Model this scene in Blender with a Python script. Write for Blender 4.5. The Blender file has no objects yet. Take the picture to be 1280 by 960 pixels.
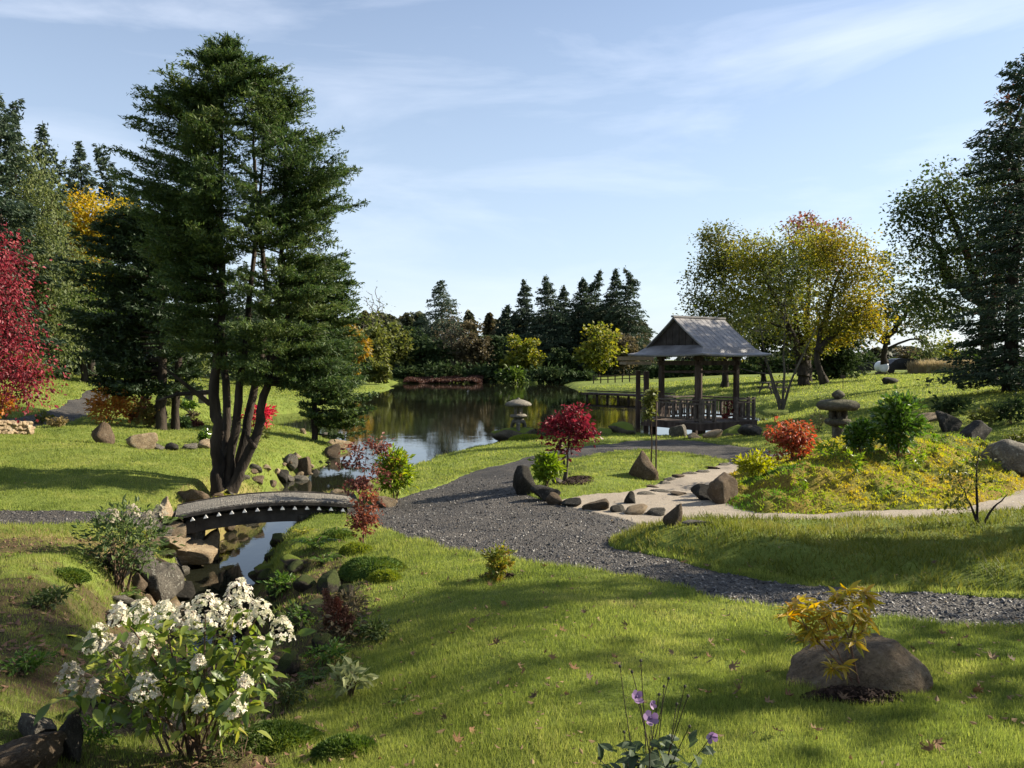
import bpy, math, random
import numpy as np
from math import radians as R, sin, cos, pi, tan
from mathutils import Vector, noise as mnoise

C = bpy.context.scene.collection
scn = bpy.context.scene
# ------------------------------------------------------------------ camera, sky, sun, exposure
F = 1035.0; CAMZ = 3.0
PITCH = math.atan(30.0/F)
cam = bpy.data.cameras.new('camera'); camo = bpy.data.objects.new('camera', cam); C.objects.link(camo)
camo.location = (0, 0, CAMZ); camo.rotation_euler = (pi/2 - PITCH, 0, 0)
cam.sensor_width = 36; cam.lens = 36*F/1280; cam.clip_start = 0.05; cam.clip_end = 9000
scn.camera = camo
scn.view_settings.view_transform = 'Standard'; scn.view_settings.look = 'None'
scn.view_settings.gamma = 1; scn.view_settings.exposure = 1.42
SUN_EL = R(30); SUN_AZ = R(16)          # azimuth measured from +X (right) towards +Y (ahead)
sd = bpy.data.lights.new('sun', 'SUN'); sd.energy = 5.0; sd.angle = R(0.5); sd.color = (1.0, 0.90, 0.74)
so = bpy.data.objects.new('sun', sd); C.objects.link(so)
sdir = Vector((cos(SUN_EL)*cos(SUN_AZ), cos(SUN_EL)*sin(SUN_AZ), sin(SUN_EL)))
so.rotation_euler = sdir.to_track_quat('Z', 'Y').to_euler()
w = bpy.data.worlds.new('World'); scn.world = w; w.use_nodes = True
nt = w.node_tree; nt.nodes.clear(); N = nt.nodes.new; L = nt.links.new
out = N('ShaderNodeOutputWorld'); bg = N('ShaderNodeBackground'); bg.inputs[1].default_value = 0.062
sky = N('ShaderNodeTexSky'); sky.sky_type = 'NISHITA'; sky.sun_disc = False
sky.sun_elevation = SUN_EL; sky.sun_rotation = pi/2 - SUN_AZ
sky.air_density = 1.0; sky.dust_density = 0.6; sky.ozone_density = 2.2; sky.altitude = 200
tc = N('ShaderNodeTexCoord'); mp = N('ShaderNodeMapping'); mp.inputs['Scale'].default_value = (1.0, 1.3, 5.5); mp.inputs['Rotation'].default_value = (0.0, R(-14), R(80))
nz = N('ShaderNodeTexNoise'); nz.inputs['Scale'].default_value = 2.1; nz.inputs['Detail'].default_value = 9; nz.inputs['Roughness'].default_value = 0.56; nz.inputs['Distortion'].default_value = 0.5
rp = N('ShaderNodeValToRGB'); rp.color_ramp.elements[0].position = 0.44; rp.color_ramp.elements[0].color = (0.10,)*3+(1,); rp.color_ramp.elements[1].position = 0.80; rp.color_ramp.elements[1].color = (0.50,)*3+(1,)
mxs = N('ShaderNodeMix'); mxs.data_type = 'RGBA'
cl = mxs.inputs[7]; cl.default_value = (9.0, 9.3, 10.2, 1)
L(tc.outputs['Generated'], mp.inputs[0]); L(mp.outputs[0], nz.inputs['Vector']); L(nz.outputs['Fac'], rp.inputs[0])
L(rp.outputs[0], mxs.inputs[0]); L(sky.outputs[0], mxs.inputs[6])
# pale haze towards the horizon
sx_ = N('ShaderNodeSeparateXYZ'); L(tc.outputs['Generated'], sx_.inputs[0]); hr = N('ShaderNodeValToRGB'); hr.color_ramp.elements[0].position = 0.0; hr.color_ramp.elements[0].color = (.62,)*3+(1,); hr.color_ramp.elements[1].position = .42; hr.color_ramp.elements[1].color = (0,0,0,1)
L(sx_.outputs[2], hr.inputs[0]); mh = N('ShaderNodeMix'); mh.data_type = 'RGBA'; mh.inputs[7].default_value = (4.5, 5.3, 6.4, 1); L(hr.outputs[0], mh.inputs[0]); L(mxs.outputs[2], mh.inputs[6]); L(mh.outputs[2], bg.inputs[0]); L(bg.outputs[0], out.inputs[0])
scn.cycles.max_bounces = 7; scn.cycles.transparent_max_bounces = 8; scn.cycles.diffuse_bounces = 3; scn.cycles.glossy_bounces = 3; scn.cycles.transmission_bounces = 4
scn.cycles.use_denoising = True
scn.cycles.caustics_reflective = False; scn.cycles.caustics_refractive = False

# ------------------------------------------------------------------ helpers
rng = np.random.default_rng(7)
def ray(px, py):
    a = (px-640)/F; b = -(py-480)/F
    return np.array([a, cos(PITCH)+b*sin(PITCH), -sin(PITCH)+b*cos(PITCH)])
def G(px, py, z):                      # pixel -> point on the level plane z
    d = ray(px, py); t = (z-CAMZ)/d[2]; return np.array([0, 0, CAMZ])+d*t
def P(px, py, D):                      # pixel -> point at depth D
    d = ray(px, py); return np.array([0, 0, CAMZ])+d*(D/d[1])

class MB:
    def __init__(s): s.V=[]; s.L=[]; s.S=[]; s.A=[]; s.n=0
    def add(s, V, Fc, rnd=None):
        V = np.asarray(V, float).reshape(-1, 3); Fc = np.asarray(Fc, np.int64)
        s.V.append(V); s.L.append((Fc+s.n).ravel()); s.S.append(np.full(len(Fc), Fc.shape[1]))
        s.A.append(np.full(len(Fc), 0.5) if rnd is None else np.broadcast_to(np.asarray(rnd, float), (len(Fc),)))
        s.n += len(V)
    def build(s, name, m, parent=None, smooth=False, loc=None):
        me = bpy.data.meshes.new(name)
        V = np.concatenate(s.V) if s.V else np.zeros((0, 3))
        if loc is not None: V = V-np.asarray(loc, float)
        Lp = np.concatenate(s.L); S = np.concatenate(s.S)
        me.vertices.add(len(V)); me.vertices.foreach_set('co', V.astype(np.float32).ravel())
        me.loops.add(len(Lp)); me.loops.foreach_set('vertex_index', Lp.astype(np.int32))
        me.polygons.add(len(S)); st = np.concatenate([[0], np.cumsum(S)[:-1]])
        me.polygons.foreach_set('loop_start', st.astype(np.int32)); me.polygons.foreach_set('loop_total', S.astype(np.int32))
        me.polygons.foreach_set('use_smooth', np.full(len(S), smooth))
        me.update(calc_edges=True)
        at = me.attributes.new('rnd', 'FLOAT', 'FACE'); at.data.foreach_set('value', np.concatenate(s.A).astype(np.float32))
        me.materials.append(m)
        o = bpy.data.objects.new(name, me); C.objects.link(o)
        if parent is not None: o.parent = parent
        if loc is not None: o.location = loc
        return o
def tag(o, label=None, cat=None, group=None, kind=None):
    for k, v in (('label', label), ('category', cat), ('group', group), ('kind', kind)):
        if v: o[k] = v
    return o
def thing(name, loc, label, cat, group=None, rz=0):
    o = bpy.data.objects.new(name, None); C.objects.link(o); o.location = tuple(loc); o.rotation_euler = (0, 0, rz); o.empty_display_size = .2
    return tag(o, label, cat, group)
def unit(v):
    v = np.asarray(v, float); return v/np.maximum(np.linalg.norm(v, axis=-1, keepdims=True), 1e-9)
def tube(mb, pts, rad, sides=6, cap=True, rnd=None, rgh=0):
    pts = np.asarray(pts, float); n = len(pts); rad = np.broadcast_to(np.asarray(rad, float), (n,))
    t = np.gradient(pts, axis=0); t = unit(t)
    ref = np.array([0, 0, 1.]) if abs(t[0, 2]) < .8 else np.array([1., 0, 0])
    a = unit(np.cross(t, ref)); b = np.cross(t, a)
    th = np.linspace(0, 2*pi, sides, endpoint=False)
    V = pts[:, None]+rad[:, None, None]*(np.cos(th)[None, :, None]*a[:, None]+np.sin(th)[None, :, None]*b[:, None])
    if rgh: V = pts[:, None]+(V-pts[:, None])*(1+rgh*rng.normal(size=(n, sides, 1)))
    i = np.arange(n-1)[:, None]*sides; j = np.arange(sides)[None]; j2 = (j+1) % sides
    Fc = np.stack([i+j, i+j2, i+sides+j2, i+sides+j], -1).reshape(-1, 4)
    mb.add(V.reshape(-1, 3), Fc, rnd)
    if cap and sides >= 3:
        mb.add(V[-1], [list(range(sides))], rnd)
        mb.add(V[0], [list(range(sides))[::-1]], rnd)
def box(mb, c, s, rz=0, rnd=None, ax=None):
    c = np.asarray(c, float); h = np.asarray(s, float)/2
    v = np.array([[x, y, z] for x in (-1, 1) for y in (-1, 1) for z in (-1, 1)])*h
    cr, sr = cos(rz), sin(rz); v = np.stack([v[:, 0]*cr-v[:, 1]*sr, v[:, 0]*sr+v[:, 1]*cr, v[:, 2]], -1)+c
    mb.add(v, [[0,1,3,2],[4,6,7,5],[0,4,5,1],[2,3,7,6],[0,2,6,4],[1,5,7,3]], rnd)
def bar(mb, a, b, wd, ht, rnd=None):     # box beam from a to b
    a = np.asarray(a, float); b = np.asarray(b, float); t = unit(b-a); s = unit(np.cross(t, [0, 0, 1.])); u = np.cross(s, t)
    V = [p+sx*s*wd/2+sz*u*ht/2 for p in (a, b) for sx, sz in ((-1, -1), (1, -1), (1, 1), (-1, 1))]
    mb.add(V, [[0,3,2,1],[4,5,6,7],[0,1,5,4],[1,2,6,5],[2,3,7,6],[3,0,4,7]], rnd)
def lathe(mb, prof, c=(0, 0, 0), sides=24, sq=0, jit=0):
    prof = np.asarray(prof, float); th = np.linspace(0, 2*pi, sides, endpoint=False)
    k = np.ones(sides) if not sq else 1/np.maximum(np.abs(np.cos(th)), np.abs(np.sin(th)))**sq
    V = np.stack([prof[:, 0, None]*np.cos(th)*k, prof[:, 0, None]*np.sin(th)*k, np.repeat(prof[:, 1, None], sides, 1)], -1)
    if jit: V = V+rng.normal(0, jit, V.shape)
    V = V+np.asarray(c, float); n = len(prof)
    i = np.arange(n-1)[:, None]*sides; j = np.arange(sides)[None]; j2 = (j+1) % sides
    mb.add(V.reshape(-1, 3), np.stack([i+j, i+j2, i+sides+j2, i+sides+j], -1).reshape(-1, 4))
    mb.add(V[0], [list(range(sides))[::-1]]); mb.add(V[-1], [list(range(sides))])
def leaves(mb, c, L_, W_, d=None, up=0.35, fold=0.12, rr=None, jit=.25):
    """pointed leaf quads at centres c; d = growing direction (or random)"""
    n = len(c); rr = rr or rng
    if d is None: d = rr.normal(size=(n, 3)); d[:, 2] *= .6
    d = unit(d); nr = rr.normal(size=(n, 3)); nr[:, 2] += up*3
    s = unit(np.cross(d, nr)); u = np.cross(s, d)
    k = (1+jit*rr.normal(size=n)).clip(.45, 1.8)[:, None]
    L2 = L_*k; W2 = W_*k*(1+.15*rr.normal(size=(n, 1)))
    b = c-d*L2*.5; tip = c+d*L2*.5-u*fold*L2; l = c-s*W2*.5-d*L2*.05+u*fold*W2; r = c+s*W2*.5-d*L2*.05+u*fold*W2
    V = np.stack([b, r, tip, l], 1).reshape(-1, 3)
    mb.add(V, np.arange(n*4).reshape(-1, 4), rr.random(n))
def vnoise(x, y, seed=0):
    r = np.random.default_rng(seed).random((256, 256)); xi = np.floor(x).astype(int); yi = np.floor(y).astype(int); fx = x-xi; fy = y-yi
    fx = fx*fx*(3-2*fx); fy = fy*fy*(3-2*fy); g = lambda a, b: r[a & 255, b & 255]
    return (g(xi, yi)*(1-fx)+g(xi+1, yi)*fx)*(1-fy)+(g(xi, yi+1)*(1-fx)+g(xi+1, yi+1)*fx)*fy-.5
def fbm(x, y, seed=0, o=4):
    return sum(vnoise(x*2**k, y*2**k, seed+k)/2**k for k in range(o))

# ------------------------------------------------------------------ materials
def newmat(name):
    m = bpy.data.materials.new(name); m.use_nodes = True; t = m.node_tree; t.nodes.clear()
    o = t.nodes.new('ShaderNodeOutputMaterial'); return m, t, o
def ramp(t, cols, pos=None, interp='LINEAR'):
    r = t.nodes.new('ShaderNodeValToRGB'); e = r.color_ramp.elements; n = len(cols); r.color_ramp.interpolation = interp
    pos = pos or [i/(n-1) for i in range(n)]
    while len(e) < n: e.new(.5)
    for i in range(n): e[i].position = pos[i]
    for i in range(n): e[i].color = tuple(cols[i][:3])+(1,)
    return r
def texn(t, scale, detail=5, rough=.55, coord='Object', kind='Noise', stretch=None):
    c = t.nodes.new('ShaderNodeTexCoord'); k = t.nodes.new('ShaderNodeTex'+kind); k.inputs['Scale'].default_value = scale
    if kind == 'Noise': k.inputs['Detail'].default_value = detail; k.inputs['Roughness'].default_value = rough
    src = c.outputs[coord]
    if stretch:
        mp = t.nodes.new('ShaderNodeMapping'); mp.inputs['Scale'].default_value = stretch; t.links.new(src, mp.inputs[0]); src = mp.outputs[0]
    t.links.new(src, k.inputs['Vector']); return k
def bumpn(t, heights, dist=.02, strength=.6):
    prev = None
    for h, d, s in heights:
        b = t.nodes.new('ShaderNodeBump'); b.inputs['Distance'].default_value = d; b.inputs['Strength'].default_value = s
        t.links.new(h, b.inputs['Height'])
        if prev: t.links.new(prev.outputs[0], b.inputs['Normal'])
        prev = b
    return prev
def mixc(t, fac, a, b, mode='MIX'):
    m = t.nodes.new('ShaderNodeMix'); m.data_type = 'RGBA'; m.blend_type = mode
    if hasattr(fac, 'links') or hasattr(fac, 'is_linked'): t.links.new(fac, m.inputs[0])
    else: m.inputs[0].default_value = fac
    for v, i in ((a, 6), (b, 7)):
        if hasattr(v, 'is_linked'): t.links.new(v, m.inputs[i])
        else: m.inputs[i].default_value = tuple(v)+(1,)
    return m.outputs[2]
def math_(t, op, a, b=None):
    m = t.nodes.new('ShaderNodeMath'); m.operation = op
    for v, i in ((a, 0), (b, 1)):
        if v is None: continue
        if hasattr(v, 'is_linked'): t.links.new(v, m.inputs[i])
        else: m.inputs[i].default_value = v
    return m.outputs[0]
def attr(t, name):
    a = t.nodes.new('ShaderNodeAttribute'); a.attribute_name = name; return a.outputs['Fac']
def princ(t, o, col, rough=.8, normal=None, spec=.3, metal=0):
    p = t.nodes.new('ShaderNodeBsdfPrincipled'); p.inputs['Roughness'].default_value = rough; p.inputs['Specular IOR Level'].default_value = spec; p.inputs['Metallic'].default_value = metal
    if hasattr(col, 'is_linked'): t.links.new(col, p.inputs['Base Color'])
    else: p.inputs['Base Color'].default_value = tuple(col)+(1,)
    if normal is not None: t.links.new(normal.outputs[0], p.inputs['Normal'])
    if o is not None: t.links.new(p.outputs[0], o.inputs[0])
    return p
def surf(name, cols, scale=3, rough=.85, bump=.02, bscale=None, spec=.25, stretch=None, detail=6, bs=.7, pos=None, metal=0):
    m, t, o = newmat(name); n = texn(t, scale, detail, stretch=stretch); r = ramp(t, cols, pos or [.3+.4*i/(len(cols)-1) for i in range(len(cols))])
    t.links.new(n.outputs['Fac'], r.inputs[0]); n2 = texn(t, bscale or scale*4, 6, .65, stretch=stretch)
    princ(t, o, r.outputs[0], rough, bumpn(t, [(n2.outputs['Fac'], bump, bs)]), spec, metal); return m
def leafm(name, cols, trans=.35, rough=.55, nscale=.6, nmix=.45, spec=.3, sat=1.08):
    m, t, o = newmat(name); n = texn(t, nscale, 2)
    f = math_(t, 'ADD', math_(t, 'MULTIPLY', attr(t, 'rnd'), 1-nmix), math_(t, 'MULTIPLY', math_(t, 'SUBTRACT', math_(t, 'MULTIPLY', n.outputs['Fac'], 2.2), .6), nmix))
    r = ramp(t, cols); t.links.new(f, r.inputs[0])
    p = princ(t, None, r.outputs[0], rough, None, spec)
    tr = t.nodes.new('ShaderNodeBsdfTranslucent')
    hs = t.nodes.new('ShaderNodeHueSaturation'); hs.inputs['Saturation'].default_value = sat; hs.inputs['Value'].default_value = 1.5; t.links.new(r.outputs[0], hs.inputs['Color']); t.links.new(hs.outputs[0], tr.inputs[0])
    mx = t.nodes.new('ShaderNodeMixShader'); mx.inputs[0].default_value = trans
    t.links.new(p.outputs[0], mx.inputs[1]); t.links.new(tr.outputs[0], mx.inputs[2]); t.links.new(mx.outputs[0], o.inputs[0]); return m
# ------------------------------------------------------------------ terrain
CT = []
for px, py, z in [(640,960,1.36),(1280,960,1.45),(1100,870,1.33),(500,960,1.22),(430,900,1.0),(1280,800,1.14),(1000,800,1.17),(800,765,1.06),(640,790,1.12),(640,720,.93),
 (500,700,.85),(450,770,.8),(480,660,.72),(600,660,.8),(760,690,.89),(920,735,.98),(1280,770,1.04),(1000,750,1.0),(600,600,.68),(700,565,.58),(850,552,.48),
 (850,620,.75),(1000,648,.82),(1280,640,.9),(900,575,.65),(1000,560,.66),(750,595,.74),(560,590,.5),(620,570,.45),(540,612,.55),(900,550,.42),(780,545,.34),(960,540,.55),
 (1100,545,.85),(1250,560,.95),(1250,520,1.25),(1150,510,1.15),(1050,515,.88),(980,503,.66),(1150,485,1.5),(1250,490,1.7),(1050,475,1.35),(1150,465,1.75),(900,470,1.2),(830,490,.5),(750,482,.35),
 (275,605,.83),(230,645,.75),(430,640,.65),(350,600,.68),(400,570,.45),(350,560,.6),(415,546,.38),(150,600,.98),(0,600,1.1),(100,560,1.12),(0,550,1.2),(200,545,.98),(300,540,.75),
 (100,520,1.3),(100,495,1.5),(200,510,1.15),(250,490,1.25),(0,500,1.75),(0,480,2.2),(50,655,.93),(0,645,.95),(0,760,1.2),(100,740,1.1),(200,700,.72),(0,900,1.3),(100,900,1.1),(50,690,1.02),(150,800,.95),(0,960,1.3),(250,960,1.15)]:
    CT.append(G(px, py, z))
for p in [(-30,128,1.2),(0,128,1.0),(20,128,.9),(40,110,1.4),(80,110,2.2),(-60,60,3.5),(-45,90,2.6),(-60,128,2.4),(-60,220,6),(0,220,4),(80,220,4),(50,50,2.1),(30,30,1.8),(-30,30,2.6),(-14,10,1.5),(-9,4,1.5),(-3,0,1.38),(0,-10,1.5),(0,0,1.4),(3,0,1.45),(12,10,1.25),(10,4,1.45),(16,16,1.3)]:
    CT.append(np.array(p, float))
CT = np.array(CT)
def q_(x, y): yy = np.clip(y, -1, 240)+2.5; return np.clip(x/np.maximum(yy, 2), -1.3, 1.3)*2.2, np.log(np.maximum(yy, 1.2))
def tps(d2): return d2*np.log(d2+1e-9)*.5
_qx, _qy = q_(CT[:, 0], CT[:, 1])
def _sys():
    n = len(CT); K = tps((_qx[:, None]-_qx)**2+(_qy[:, None]-_qy)**2)+np.eye(n)*.004
    Pm = np.stack([np.ones(n), _qx, _qy], 1); A = np.zeros((n+3, n+3)); A[:n, :n] = K; A[:n, n:] = Pm; A[n:, :n] = Pm.T
    return np.linalg.solve(A, np.concatenate([CT[:, 2], [0, 0, 0]]))
_w = _sys()
def B(x, y):
    x = np.atleast_1d(np.asarray(x, float)); y = np.atleast_1d(np.asarray(y, float)); out = np.empty(x.shape); xf, yf, of = x.ravel(), y.ravel(), np.empty(x.size)
    for s in range(0, x.size, 60000):
        a, b = q_(xf[s:s+60000], yf[s:s+60000])
        of[s:s+60000] = tps((a[:, None]-_qx)**2+(b[:, None]-_qy)**2)@_w[:-3]+_w[-3]+_w[-2]*a+_w[-1]*b
    return of.reshape(x.shape)
def GB(px, py):                        # pixel -> bare terrain
    d = ray(px, py); ts = np.geomspace(2, 240, 400)/d[1]; z = CAMZ+d[2]*ts-B(d[0]*ts, d[1]*ts)
    k = np.argmax(z < 0); k = k if z[k] < 0 else len(ts)-1
    t0, t1 = ts[max(k-1, 0)], ts[k]; z0, z1 = z[max(k-1, 0)], z[k]; t = t0+(t1-t0)*(z0/(z0-z1+1e-9) if z0 > 0 else 0)
    return np.array([0, 0, CAMZ])+d*t
def smoothpoly(p, k=4):
    p = np.asarray(p, float)[:, :2]; n = len(p); o = []
    for i in range(n):
        a, b, c, d = p[i-1], p[i], p[(i+1) % n], p[(i+2) % n]
        for j in range(k):
            t = j/k; o.append(.5*((2*b)+(-a+c)*t+(2*a-5*b+4*c-d)*t*t+(-a+3*b-3*c+d)*t**3))
    return np.array(o)
def sdf(poly, x, y, margin=3.0):
    out = np.full(x.shape, float(margin)); mn = poly.min(0)-margin; mx = poly.max(0)+margin
    sel = np.where(((x > mn[0]) & (x < mx[0]) & (y > mn[1]) & (y < mx[1])).ravel())[0]; xf, yf = x.ravel()[sel], y.ravel()[sel]; of = out.ravel()
    A = poly; Bp = np.roll(poly, -1, 0); E = Bp-A; ee = (E**2).sum(1)+1e-12
    for s in range(0, len(sel), 30000):
        X = xf[s:s+30000, None]; Y = yf[s:s+30000, None]; wx = X-A[:, 0]; wy = Y-A[:, 1]
        t = ((wx*E[:, 0]+wy*E[:, 1])/ee).clip(0, 1); d = np.sqrt(((wx-E[:, 0]*t)**2+(wy-E[:, 1]*t)**2).min(1))
        c = ((A[:, 1] > Y) != (Bp[:, 1] > Y)) & (X < E[:, 0]*(Y-A[:, 1])/np.where(E[:, 1] == 0, 1e-12, E[:, 1])+A[:, 0])
        of[sel[s:s+30000]] = np.minimum(d, margin)*np.where(c.sum(1) % 2 == 1, -1, 1)
    return of.reshape(x.shape)
px2 = lambda pts: smoothpoly([GB(a, b) for a, b in pts])
pz2 = lambda pts, z=0: smoothpoly([G(a, b, z) for a, b in pts])
WATER = pz2([(225,780),(230,740),(245,712),(268,694),(282,672),(300,655),(335,640),(352,622),(362,608),(385,592),(415,580),(440,566),(428,552),(400,547),(350,546),(300,545),(290,528),(360,518),(430,509),(447,498),(470,491),(492,486),(485,481),(500,478.5),(560,477.5),(640,478),(700,480),(722,488),(800,492),(840,500),(900,508),(950,514),(985,516),(975,524),(935,534),(900,546),(860,551),(820,549),(780,541),(740,541),(680,549),(640,554),(600,557),(560,566),(528,580),(510,598),(488,612),(452,624),(414,640),(370,655),(345,690),(316,720),(300,770),(295,840),(300,900),(220,905),(195,850)])
GRAVEL = px2([(425,634),(480,624),(512,618),(560,601),(600,586),(650,572),(720,558),(800,550),(870,550),(960,561),(930,575),(880,569),(810,562),(740,568),(690,577),(655,590),(648,612),(700,628),(760,640),(835,654),(778,670),(764,682),(830,700),(920,720),(1050,737),(1280,750),(1500,760),(1500,800),(1280,786),(1150,778),(1000,767),(900,752),(800,724),(700,705),(600,690),(520,674),(480,660),(440,646)])
GRAVEL_W = px2([(-300,640),(0,638),(120,640),(200,638),(240,636),(246,652),(200,656),(120,656),(0,656),(-300,658)])
GRAVEL_F = px2([(-60,522),(20,520),(70,509),(98,497),(108,487),(138,486),(134,499),(112,516),(62,530),(0,535),(-60,540)])
SAND = px2([(695,626),(730,616),(790,612),(845,594),(900,580),(930,570),(1000,562),(1040,556),(1100,556),(1200,558),(1400,575),(1450,640),(1280,650),(1150,655),(1000,658),(900,659),(835,656),(760,641)])
MOUND = px2([(898,626),(930,637),(1000,641),(1100,639),(1180,635),(1250,620),(1300,600),(1310,575),(1220,566),(1100,563),(1010,566),(960,577),(918,592),(893,608)])
BERM = px2([(768,676),(800,668),(860,660),(1000,659),(1150,656),(1280,651),(1450,642),(1500,755),(1280,746),(1050,734),(920,716),(830,696),(778,687)])
PATCH = px2([(700,616),(730,614),(790,609),(840,592),(880,580),(905,577),(870,571),(810,565),(745,571),(700,582),(680,600)])
LITTER = px2([(-300,672),(60,668),(200,668),(240,700),(240,760),(330,960),(300,1100),(-400,1100)])
GULLY = px2([(240,700),(360,690),(440,690),(470,740),(455,820),(400,880),(370,960),(250,960),(200,860)])
DRY = px2([(300,590),(370,595),(420,570),(440,585),(400,620),(300,632),(240,628),(225,612)])

us = np.concatenate([-np.geomspace(12, .78, 26)[:-1], np.linspace(-.76, .76, 700), np.geomspace(.78, 12, 26)[1:]])
ys = np.concatenate([[-40, -20, -10, -5, -2.5, -1, 0, .6, 1.1], np.exp(np.linspace(math.log(4.0), math.log(172), 820))-2.0, [190, 230, 300, 500, 1000, 2500, 6000]])
XX = us[None, :]*np.maximum(ys+2, 4.0)[:, None]; YY = np.repeat(ys[:, None], len(us), 1)
sW = sdf(WATER, XX, YY, 6); sG = np.minimum(np.minimum(sdf(GRAVEL, XX, YY, 2), sdf(GRAVEL_W, XX, YY, 2)), sdf(GRAVEL_F, XX, YY, 2))
sS = sdf(SAND, XX, YY, 2); sM = sdf(MOUND, XX, YY, 3); sB = sdf(BERM, XX, YY, 2); sP = sdf(PATCH, XX, YY, 2); sL = sdf(LITTER, XX, YY, 1.2); sGu = sdf(GULLY, XX, YY, 1.2); sD = sdf(DRY, XX, YY, 1.2)
near = np.clip(1-(YY-30)/40, 0, 1)
jn = fbm(XX*3.1, YY*3.1, 11, 3)*.10*near
sG = sG+jn; sM = sM+jn*1.3; sS = sS+jn*.5; sW = sW+fbm(XX*1.3, YY*1.3, 17, 3)*.22*np.clip(YY/10, .4, 3)
ss = lambda v, a, b: (lambda t: t*t*(3-2*t))(np.clip((v-a)/(b-a), 0, 1))
BASE = B(XX, YY)
BASE = BASE+fbm(XX*.45, YY*.45, 3, 3)*.10*near
BASE = np.where(YY > 170, BASE, BASE)
bank = -.10+sW*np.where(YY < 22, 1.5, .45)
Zpath = BASE-.01
k_ = .35; h_ = np.clip(.5+.5*(bank-BASE)/k_, 0, 1); BASEc = bank*(1-h_)+BASE*h_-k_*h_*(1-h_)
BASEc = np.maximum(BASEc, -.7)
Z = BASEc.copy()
Z += ss(-sB, .02, .55)*.15 + ss(-sB, .0, .12)*.05
Z += ss(-sP, .0, .9)*.12
onpath = ss(-np.minimum(sG, sS), -.02, .08)
Z = Z+np.where(onpath > 0, 0, 0)-onpath*.09
Z += fbm(XX*2.5, YY*2.5, 5, 4)*.035*near*(1-onpath)
Z += ss(-sGu, 0, .4)*fbm(XX*3, YY*3, 25, 3)*.16
Z += ss(-sL, 0, .4)*(fbm(XX*1.6, YY*1.6, 41, 4)*.07+np.abs(fbm(XX*6, YY*6, 45, 2))*.03)
ZG = Z
MND = BASE-.03+ss(-sM, 0, 2.2)*.55+ss(-sM, 0, .25)*.07
MND += ss(-sM, .0, .4)*(fbm(XX*1.3, YY*1.3, 31, 5)*.20+np.abs(fbm(XX*3.2, YY*3.2, 35, 4))*.17)
SANDZ = BASE-.012-np.maximum(sS, 0)*1.2+fbm(XX*9, YY*9, 50, 2)*.006
GRVZ = BASE-.018-np.maximum(sG, 0)*1.2+fbm(XX*6, YY*6, 55, 3)*.014
GRVZ = np.minimum(GRVZ, np.maximum(bank, -.6)-.02)
def grid_interp(A, x, y):
    x = np.atleast_1d(np.asarray(x, float)); y = np.atleast_1d(np.asarray(y, float))
    r = np.interp(y, ys, np.arange(len(ys))); u = x/np.maximum(y+2, 4.0); c = np.interp(u, us, np.arange(len(us)))
    r0 = np.clip(r.astype(int), 0, len(ys)-2); c0 = np.clip(c.astype(int), 0, len(us)-2); fr = r-r0; fc = c-c0
    return (A[r0, c0]*(1-fc)+A[r0, c0+1]*fc)*(1-fr)+(A[r0+1, c0]*(1-fc)+A[r0+1, c0+1]*fc)*fr
ZTOP = ZG.copy()
ZTOP = np.where(sS < .02, np.maximum(ZTOP, SANDZ), ZTOP); ZTOP = np.where(sG < .02, np.maximum(ZTOP, GRVZ), ZTOP); ZTOP = np.where(sM < .02, np.maximum(ZTOP, MND), ZTOP)
H = lambda x, y: float(grid_interp(ZTOP, x, y)[0])
def T(px, py, water=False):            # pixel -> point on the built ground
    d = ray(px, py); ts = np.geomspace(1.5, 300, 1500)/d[1]; zt = grid_interp(ZTOP, d[0]*ts, d[1]*ts)
    if water: zt = np.maximum(zt, 0)
    z = CAMZ+d[2]*ts-zt; k = np.argmax(z < 0); k = k if z[k] < 0 else len(ts)-1
    k0 = max(k-1, 0); t = ts[k0]+(ts[k]-ts[k0])*(z[k0]/(z[k0]-z[k]+1e-9) if z[k0] > 0 else 0)
    p = np.array([0, 0, CAMZ])+d*t; return p
def at(x, y, dz=0): return np.array([x, y, H(x, y)+dz])
def DT(px, D, dz=0):                   # pixel column + depth -> ground point
    d = ray(px, 450); x = d[0]/d[1]*D; return np.array([x, D, max(H(x, D), -.3)+dz])

def sheet(name, Zv, mask, m, attrs=None, kind='structure'):
    nr, nc = Zv.shape; q = mask[:-1, :-1] | mask[1:, :-1] | mask[:-1, 1:] | mask[1:, 1:]
    r, c = np.nonzero(q); i = r*nc+c; Fc = np.stack([i, i+1, i+nc+1, i+nc], 1); used, inv = np.unique(Fc, return_inverse=True)
    V = np.stack([XX.ravel()[used], YY.ravel()[used], Zv.ravel()[used]], 1); mb = MB(); mb.add(V, inv.reshape(-1, 4))
    o = mb.build(name, m, smooth=True); o['kind'] = kind
    for k, a in (attrs or {}).items():
        at_ = o.data.attributes.new(k, 'FLOAT', 'POINT'); at_.data.foreach_set('value', a.ravel()[used].astype(np.float32))
    return o
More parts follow.
